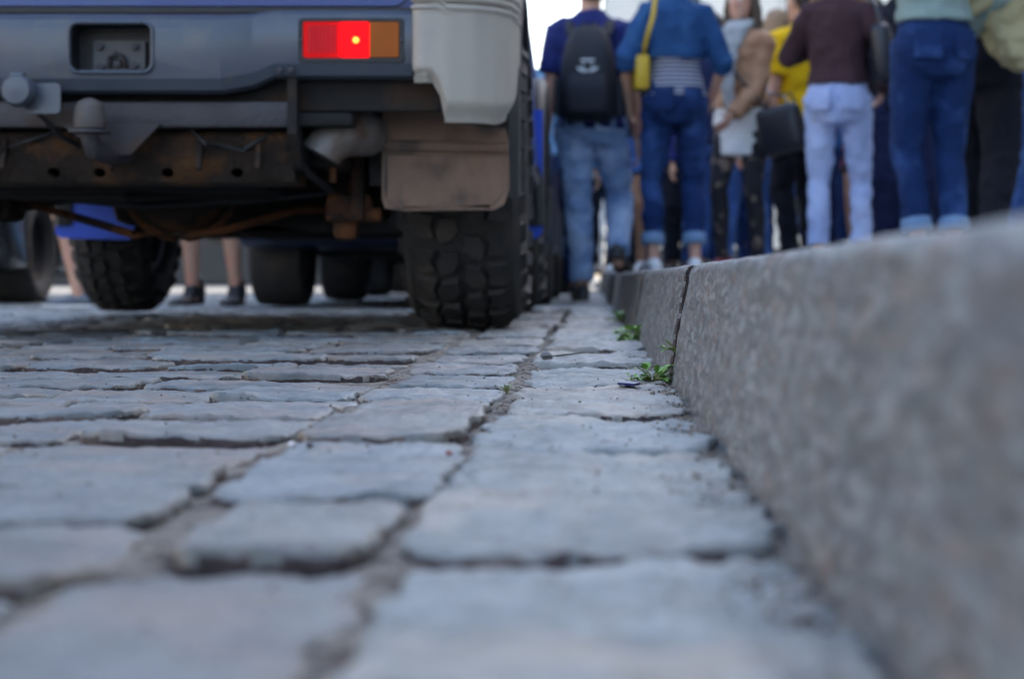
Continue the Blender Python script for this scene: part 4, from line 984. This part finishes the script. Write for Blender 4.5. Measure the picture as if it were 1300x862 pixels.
# 5 woman in brown sweater, pale jeans
e, J, k = person(1064, 10.2, KZ, R(-12), 1.68, 'f', 'woman in brown sweater with long fair hair and pale blue jeans', legs={'L': (-.10, -.02, 0), 'R': (.12, .06, 0)}, arms={'L': (-.10, .26, 1.22), 'R': (.22, .14, .95)},
    lower=('trousers', DEN_P, {'hem': .88, 'r': (.102, .086, .063, .062, .058, .060), 'waist': .60, 'pockets': 1}), upper=[('sweater', BRN, .575, 2, .028, {'flare': .004})], shoes=(mat('tan_shoe', (.30, .17, .10), .6), DSOLE, -.03), hair=(HBLO, 'side'))
sb = empty('shoulder_bag', e.location); sb.rotation_euler = e.rotation_euler; tag(sb, 'black shoulder bag hanging at the right side of the woman in the brown sweater', 'bag')
bm = bmesh.new(); box(bm, (.235, -.02, 1.12), (.11, .28, .30), .045, Matrix.Rotation(R(-6), 3, 'Y'), seg=3); obj('bag_body', bm, LEATH, sb)
bm = bmesh.new(); strap(bm, [(.235, -.12, 1.24), (.20, -.10, 1.36), (.17, -.02, 1.42), (.20, .08, 1.36), (.235, .10, 1.24)], .012, .006); obj('strap', bm, LEATH, sb)
# 6 woman in sage sweater, near, cuffed dark jeans
person(1185, 8.1, KZ, R(14), 1.74, 'f', 'woman in sage green sweater and dark blue turned-up jeans, close on the right', legs={'L': (-.06, .02, 0), 'R': (.075, -.03, 0)}, arms={'L': (-.05, .33, 1.34), 'R': (.22, .2, 1.0)},
    lower=('trousers', DEN_D, {'hem': .82, 'cuff': CUFF, 'waist': .60, 'r': (.101, .090, .068, .063, .056, .056), 'pockets': 1, 'fold': .02}), upper=[('sweater', SAGE, .585, 2, .030)], shoes=(WSHOE, WSHOE, -.02), hair=(HBRN, 'long'))
# 7 person in black with khaki jacket over the arm
e, J, k = person(1243, 8.7, KZ, R(-40), 1.74, 'f', 'person in black clothes carrying a khaki jacket at the right edge', legs={'L': (-.10, .10, 0), 'R': (.12, -.10, 0)}, arms={'L': (-.20, .26, 1.02), 'R': (.20, .24, 1.05)},
    lower=('trousers', BLKC, {'r': (.115, .105, .085, .075, .065, .065)}), upper=[('top', BLKC, .46, 2, .035, {'flare': .02})], shoes=(RSHOE, WSHOE, 0), hair=(HBLK, 'long'))
bm = bmesh.new(); rings(bm, [ell((x, y, z), rx, ry, 16) for x, y, z, rx, ry in ((.06, -.06, .80, .02, .05), (.045, -.04, .86, .07, .09), (.03, 0, .96, .105, .13), (.02, 0, 1.08, .125, .14), (.0, 0, 1.18, .12, .13), (-.02, 0, 1.26, .08, .08))])
kj = empty('jacket', (e.location.x + .0, e.location.y - .42, e.location.z - .03)); kj.scale = (1.2, 1.2, 1.08); tag(kj, 'khaki jacket slung over the arm of the person in black', 'jacket'); TO_BAKE.append(remesh(bm, 'jacket_cloth', OLIVE, kj, .01, 2, .05, .06))
bm = bmesh.new(); tube(bm, [(-.12, -.1, 1.02), (-.06, -.12, 1.06), (.02, -.13, 1.12), (.10, -.12, 1.20)], [.022, .024, .024, .02], 10); obj('sleeve', bm, OLIVE, kj)
# 8 person in blue jeans at the frame edge
person(1322, 9.2, KZ, R(-15), 1.70, 'f', 'person in blue jeans and navy jacket cut by the right edge', legs={'L': (-.13, .12, 0), 'R': (.08, -.1, 0)}, lower=('trousers', DEN_M, {'r': (.110, .10, .075, .07, .062, .062)}), upper=[('jacket', NVK, .56, 2, .035)], shoes=(BSHOE, DSOLE, 0), hair=(HBRN, 'short'))
# behind: the rest of the crowd
person(711, 12.6, 0, R(5), 1.74, 'm', 'man in dark blue jeans and red-soled shoes ahead of the backpack man', legs={'L': (-.08, .05, 0), 'R': (.10, 0, 0)}, lower=('trousers', DEN_D, {'r': (.105, .10, .085, .08, .078, .08)}), upper=[('shirt', cloth('blue_shirt', (.16, .30, .48)), .52, 2, .03)], shoes=(BSHOE, RSHOE, 0), hair=(HBLK, 'short'))
person(800, 13.2, KZ, R(170), 1.66, 'f', 'person in denim shorts with bare legs between the backpack and the denim jacket', legs={'L': (-.07, 0, 0), 'R': (.09, .04, 0)}, lower=('shorts', DEN_M, {'hem': -.45, 'hr': .10, 'r': (.11, .105, .1, .1, .1, .1)}), upper=[('top', BLKC, .55, 2, .03)], shoes=(WSHOE, WSHOE, 0), hair=(HBRN, 'long'), skin=SKINT)
person(905, 13.4, KZ, R(-30), 1.76, 'm', 'man in mid blue jeans and dark jacket behind the denim jacket woman', lower=('trousers', DEN_M, {}), upper=[('jacket', NVK, .50, 2, .04)], shoes=(BSHOE, DSOLE, 0), hair=(HBLK, 'short'))
person(985, 12.8, KZ, R(20), 1.70, 'm', 'person in blue jeans and grey top behind the tan jacket', lower=('trousers', DEN_M, {'r': (.105, .095, .07, .066, .06, .06)}), upper=[('shirt', cloth('grey_top', (.25, .25, .27)), .53, 2, .03)], shoes=(WSHOE, DSOLE, 0), hair=(HBLO, 'long'))
person(1105, 11.6, KZ, R(160), 1.62, 'f', 'woman in dark floral dress with bare legs behind the pale jeans', lower=('skirt', FLOR2, {'hem': .36, 'flare': .04}), upper=[('dress_top', BLKC, .56, .4, .02)], shoes=(BSHOE, DSOLE, 0), hair=(HBLK, 'long'), skin=SKINT)
e, J, k = person(1146, 11.0, KZ, R(172), 1.78, 'm', 'man in navy trousers and black top wearing a pale wristwatch', arms={'L': (.02, .26, 1.09), 'R': (.24, .05, .9)}, lower=('trousers', NVK, {'r': (.105, .098, .082, .078, .074, .074)}), upper=[('t_shirt', BLKC, .50, 1.3, .03)], shoes=(BSHOE, DSOLE, 0), hair=(HBLK, 'short'))
wr, el = J['L'][5], J['L'][4]; d = (wr - el).normalized(); bm = bmesh.new(); tube(bm, [wr - d * .035, wr - d * .012], .032 * k, 16); g = bmesh.ops.create_cube(bm, size=.036)['verts']; bmesh.ops.translate(bm, vec=wr - d * .02 + Vector((-.01, -.03, .0)), verts=g)
w = obj('wristwatch', bm, mat('watch', (.6, .62, .65), .25, metal=.6)); w.location = e.location; w.rotation_euler = e.rotation_euler; tag(w, 'pale wristwatch on the arm of the man in navy trousers', 'watch')
person(1222, 11.4, KZ, R(-10), 1.72, 'm', 'man in black jeans and dark coat half hidden behind the sage sweater', lower=('trousers', NVK, {}), upper=[('coat', BLKC, .44, 2, .04)], shoes=(BSHOE, DSOLE, 0), hair=(HBRN, 'short'))
person(870, 15.2, KZ, R(185), 1.80, 'm', 'man in black suit deep in the crowd behind the denim jacket', lower=('trousers', BLKC, {}), upper=[('jacket', BLKC, .46, 2, .04)], shoes=(BSHOE, DSOLE, 0), hair=(HBLK, 'short'))
person(1040, 15.0, KZ, R(175), 1.70, 'f', 'woman in navy coat deep in the crowd behind the yellow T-shirt', lower=('trousers', NVK, {}), upper=[('coat', NVK, .36, 2, .04)], shoes=(BSHOE, DSOLE, 0), hair=(HBLO, 'long'))
person(1165, 14.0, KZ, R(190), 1.74, 'm', 'man in dark blue shirt deep in the crowd behind the sage sweater', lower=('trousers', DEN_D, {}), upper=[('shirt', NAVY, .50, 2, .03)], shoes=(BSHOE, DSOLE, 0), hair=(HBRN, 'short'))
for px_, Y_, yw, h_, sx_, lo_, up_, lab in ((752, 24, 180, 1.70, 'f', WHT, DEN_J, 'added woman in white trousers standing in for the bright gap far down the street'), (727, 19.5, 5, 1.76, 'm', NVK, NVK, 'man in navy clothes on the road far ahead of the backpack man'), (790, 19, 185, 1.72, 'm', BLKC, NAVY, 'man in black trousers farthest back near the backpack'), (818, 20.5, 0, 1.70, 'f', DEN_D, NVK, 'woman in dark jeans farthest back near the denim jacket'), (860, 21, 180, 1.76, 'm', NVK, BLKC, 'man in navy and black farthest back behind the striped top'), (768, 17.5, 175, 1.70, 'f', BLKC, GREYC, 'woman in black trousers and grey top far behind the backpack man'), (838, 16.4, 10, 1.75, 'm', NVK, BLKC, 'man in navy trousers far behind the striped top'), (893, 14.6, 190, 1.72, 'm', DEN_D, NAVY, 'man in dark jeans and navy shirt between denim jacket and white skirt'), (935, 15.8, 5, 1.78, 'm', NVK, NVK, 'man in navy clothes far behind the white skirt'), (958, 14.2, 160, 1.66, 'f', DEN_D, BLKC, 'woman in dark jeans behind the floral leggings'), (1085, 13.6, 200, 1.70, 'f', DEN_D, DEN_J, 'woman in denim behind the brown sweater'), (1128, 14.8, 15, 1.76, 'm', BLKC, NVK, 'man in black trousers far behind the wristwatch'), (1205, 13.2, 170, 1.70, 'f', NVK, NAVY, 'woman in navy behind the sage sweater on the right'), (1280, 11.5, 0, 1.74, 'm', DEN_D, BLKC, 'man in dark jeans behind the person in black')):  # first figure added: white trousers stand in for the bright distance
    person(px_, Y_, KZ, R(yw), h_, sx_, lab, lower=('trousers', lo_, {}), upper=[('shirt', up_, .50, 2, .035)], shoes=(BSHOE, DSOLE, 0), hair=(HBRN if sx_ == 'm' else HBLK, 'short'))
# on the roadway beyond the off-road car
person(103, 9.9, -.03, R(75), 1.72, 'm', 'person in shorts with one bare shin and grey shoe seen under the off-road car', legs={'L': (-.09, -.02, 0), 'R': (.09, .06, 0)}, lower=('shorts', DEN_D, {'hem': -.10, 'hr': .105, 'r': (.115, .11, .1, .1, .1, .1)}), upper=[('t_shirt', GREYC, .52, .7, .03)], shoes=(GSHOE, WSHOE, 0), hair=(HBRN, 'short'), group='people on the roadway')
person(272, 10.6, -.03, R(165), 1.78, 'm', 'person with bare shins in black ankle boots seen under the off-road car', legs={'L': (-.13, .02, 0), 'R': (.12, .03, 0)}, lower=('shorts', BLKC, {'hem': -.10, 'hr': .105, 'r': (.115, .11, .1, .1, .1, .1)}), upper=[('t_shirt', WHT, .52, .7, .03)], shoes=(BSHOE, DSOLE, .085), hair=(HBRN, 'short'), group='people on the roadway')
bpy.context.view_layer.update()
for o in TO_BAKE: bake(o)

# ------------------------------------------------------------------ buildings
def building(name, label, x0, x1, y0, y1, h, wall, face, floors, bay, paint2=None):
    """block with window openings in frames on the given face ('-x' or '-y'), cornice and roof"""
    e = empty(name, ((x0 + x1) / 2, (y0 + y1) / 2, 0)); tag(e, label, 'building')
    cx, cy = e.location.x, e.location.y; hx, hy = (x1 - x0) / 2, (y1 - y0) / 2
    bm = bmesh.new(); box(bm, (0, 0, h / 2), (2 * hx, 2 * hy, h)); obj('wall', bm, wall, e, smooth=False)
    bm = bmesh.new(); box(bm, (0, 0, h + .2), (2 * hx + .8, 2 * hy + .8, .4)); box(bm, (0, 0, h - .55), (2 * hx + .4, 2 * hy + .4, .25)); box(bm, (0, 0, 4.3), (2 * hx + .3, 2 * hy + .3, .22)); obj('cornice', bm, wall, e, smooth=False)
    bm = bmesh.new(); box(bm, (0, 0, .4), (2 * hx + .16, 2 * hy + .16, .8)); obj('plinth', bm, mat('plinth', (.06, .056, .052), .8), e, smooth=False)
    Lw = 2 * hy if face == '-x' else 2 * hx; n = max(1, int(Lw / bay)); fm = fg = None
    for f in range(floors):
        z = 1.1 + (f > 0) * .9 + f * (h - 1.6) / floors; wh = (h / floors) * .55
        for i in range(n):
            t = -Lw / 2 + (i + .5) * Lw / n
            if fm is None:
                bm = bmesh.new(); w = 1.2
                for a, b, c, d in ((-w / 2 - .06, w / 2 + .06, -.10, 0), (-w / 2 - .06, w / 2 + .06, wh, wh + .10)): box(bm, ((a + b) / 2, -.04, (c + d) / 2), (b - a + .10, .16, d - c))
                for a in (-w / 2 - .06, 0, w / 2 + .06): box(bm, (a, -.03, wh / 2), (.10, .12, wh))
                box(bm, (0, -.03, wh * .68), (w, .11, .08))
                fo = obj('window', bm, mat('window_frame', (.62, .60, .56), .6), e, smooth=False); fm = fo.data
                bm = bmesh.new(); box(bm, (0, 0, wh / 2), (w, .03, wh)); go = obj('pane', bm, GLASS, fo, smooth=False); fg = go.data
            else:
                fo = link(bpy.data.objects.new('window', fm), e); link(bpy.data.objects.new('pane', fg), fo)
            if face == '-x': fo.location = (-hx - .02, t, z); fo.rotation_euler = (0, 0, -R(90))
            else: fo.location = (t, -hy - .02, z)
    return e
STUC = mat('stucco', (.62, .60, .55), .85, .08, 2, bump=.15, bscale=40); STUC2 = mat('stucco_pale', (.70, .68, .62), .85, .06, 2, bump=.1, bscale=40)
building('town_house', 'unseen pale stone block along the right pavement, added to shade the street', 9.6, 19, -46, 31, 15, STUC, '-x', 5, 3.0)  # out-of-frame block, added to keep the near street in shade
building('town_house', 'pale grey town house far beyond the crowd on the right', .35, 26, 46, 58, 16, STUC2, '-y', 4, 2.9)
STUC4 = mat('stucco_grey', (.30, .295, .29), .85, .1, 2, bump=.15, bscale=40)
STUC3 = mat('stucco_brown', (.085, .075, .068), .85, .12, 2, bump=.15, bscale=40)
building('town_house', 'brown town house far down the street on the left', -34, -3.2, 44, 56, 17, STUC3, '-y', 4, 2.9)
building('town_house', 'unseen grey stone block along the left side, added to limit low sky light', -36, -21, -40, 34, 14, STUC4, '-x', 4, 3.0)  # never in view; added to cut low sky light and tune the bounce
building('town_house', 'unseen grey block behind the viewer, added to block low sky', -16, 6, -76, -62, 13, STUC4, '-y', 4, 3.0)  # unseen, added to hold back low sky light from behind the camera
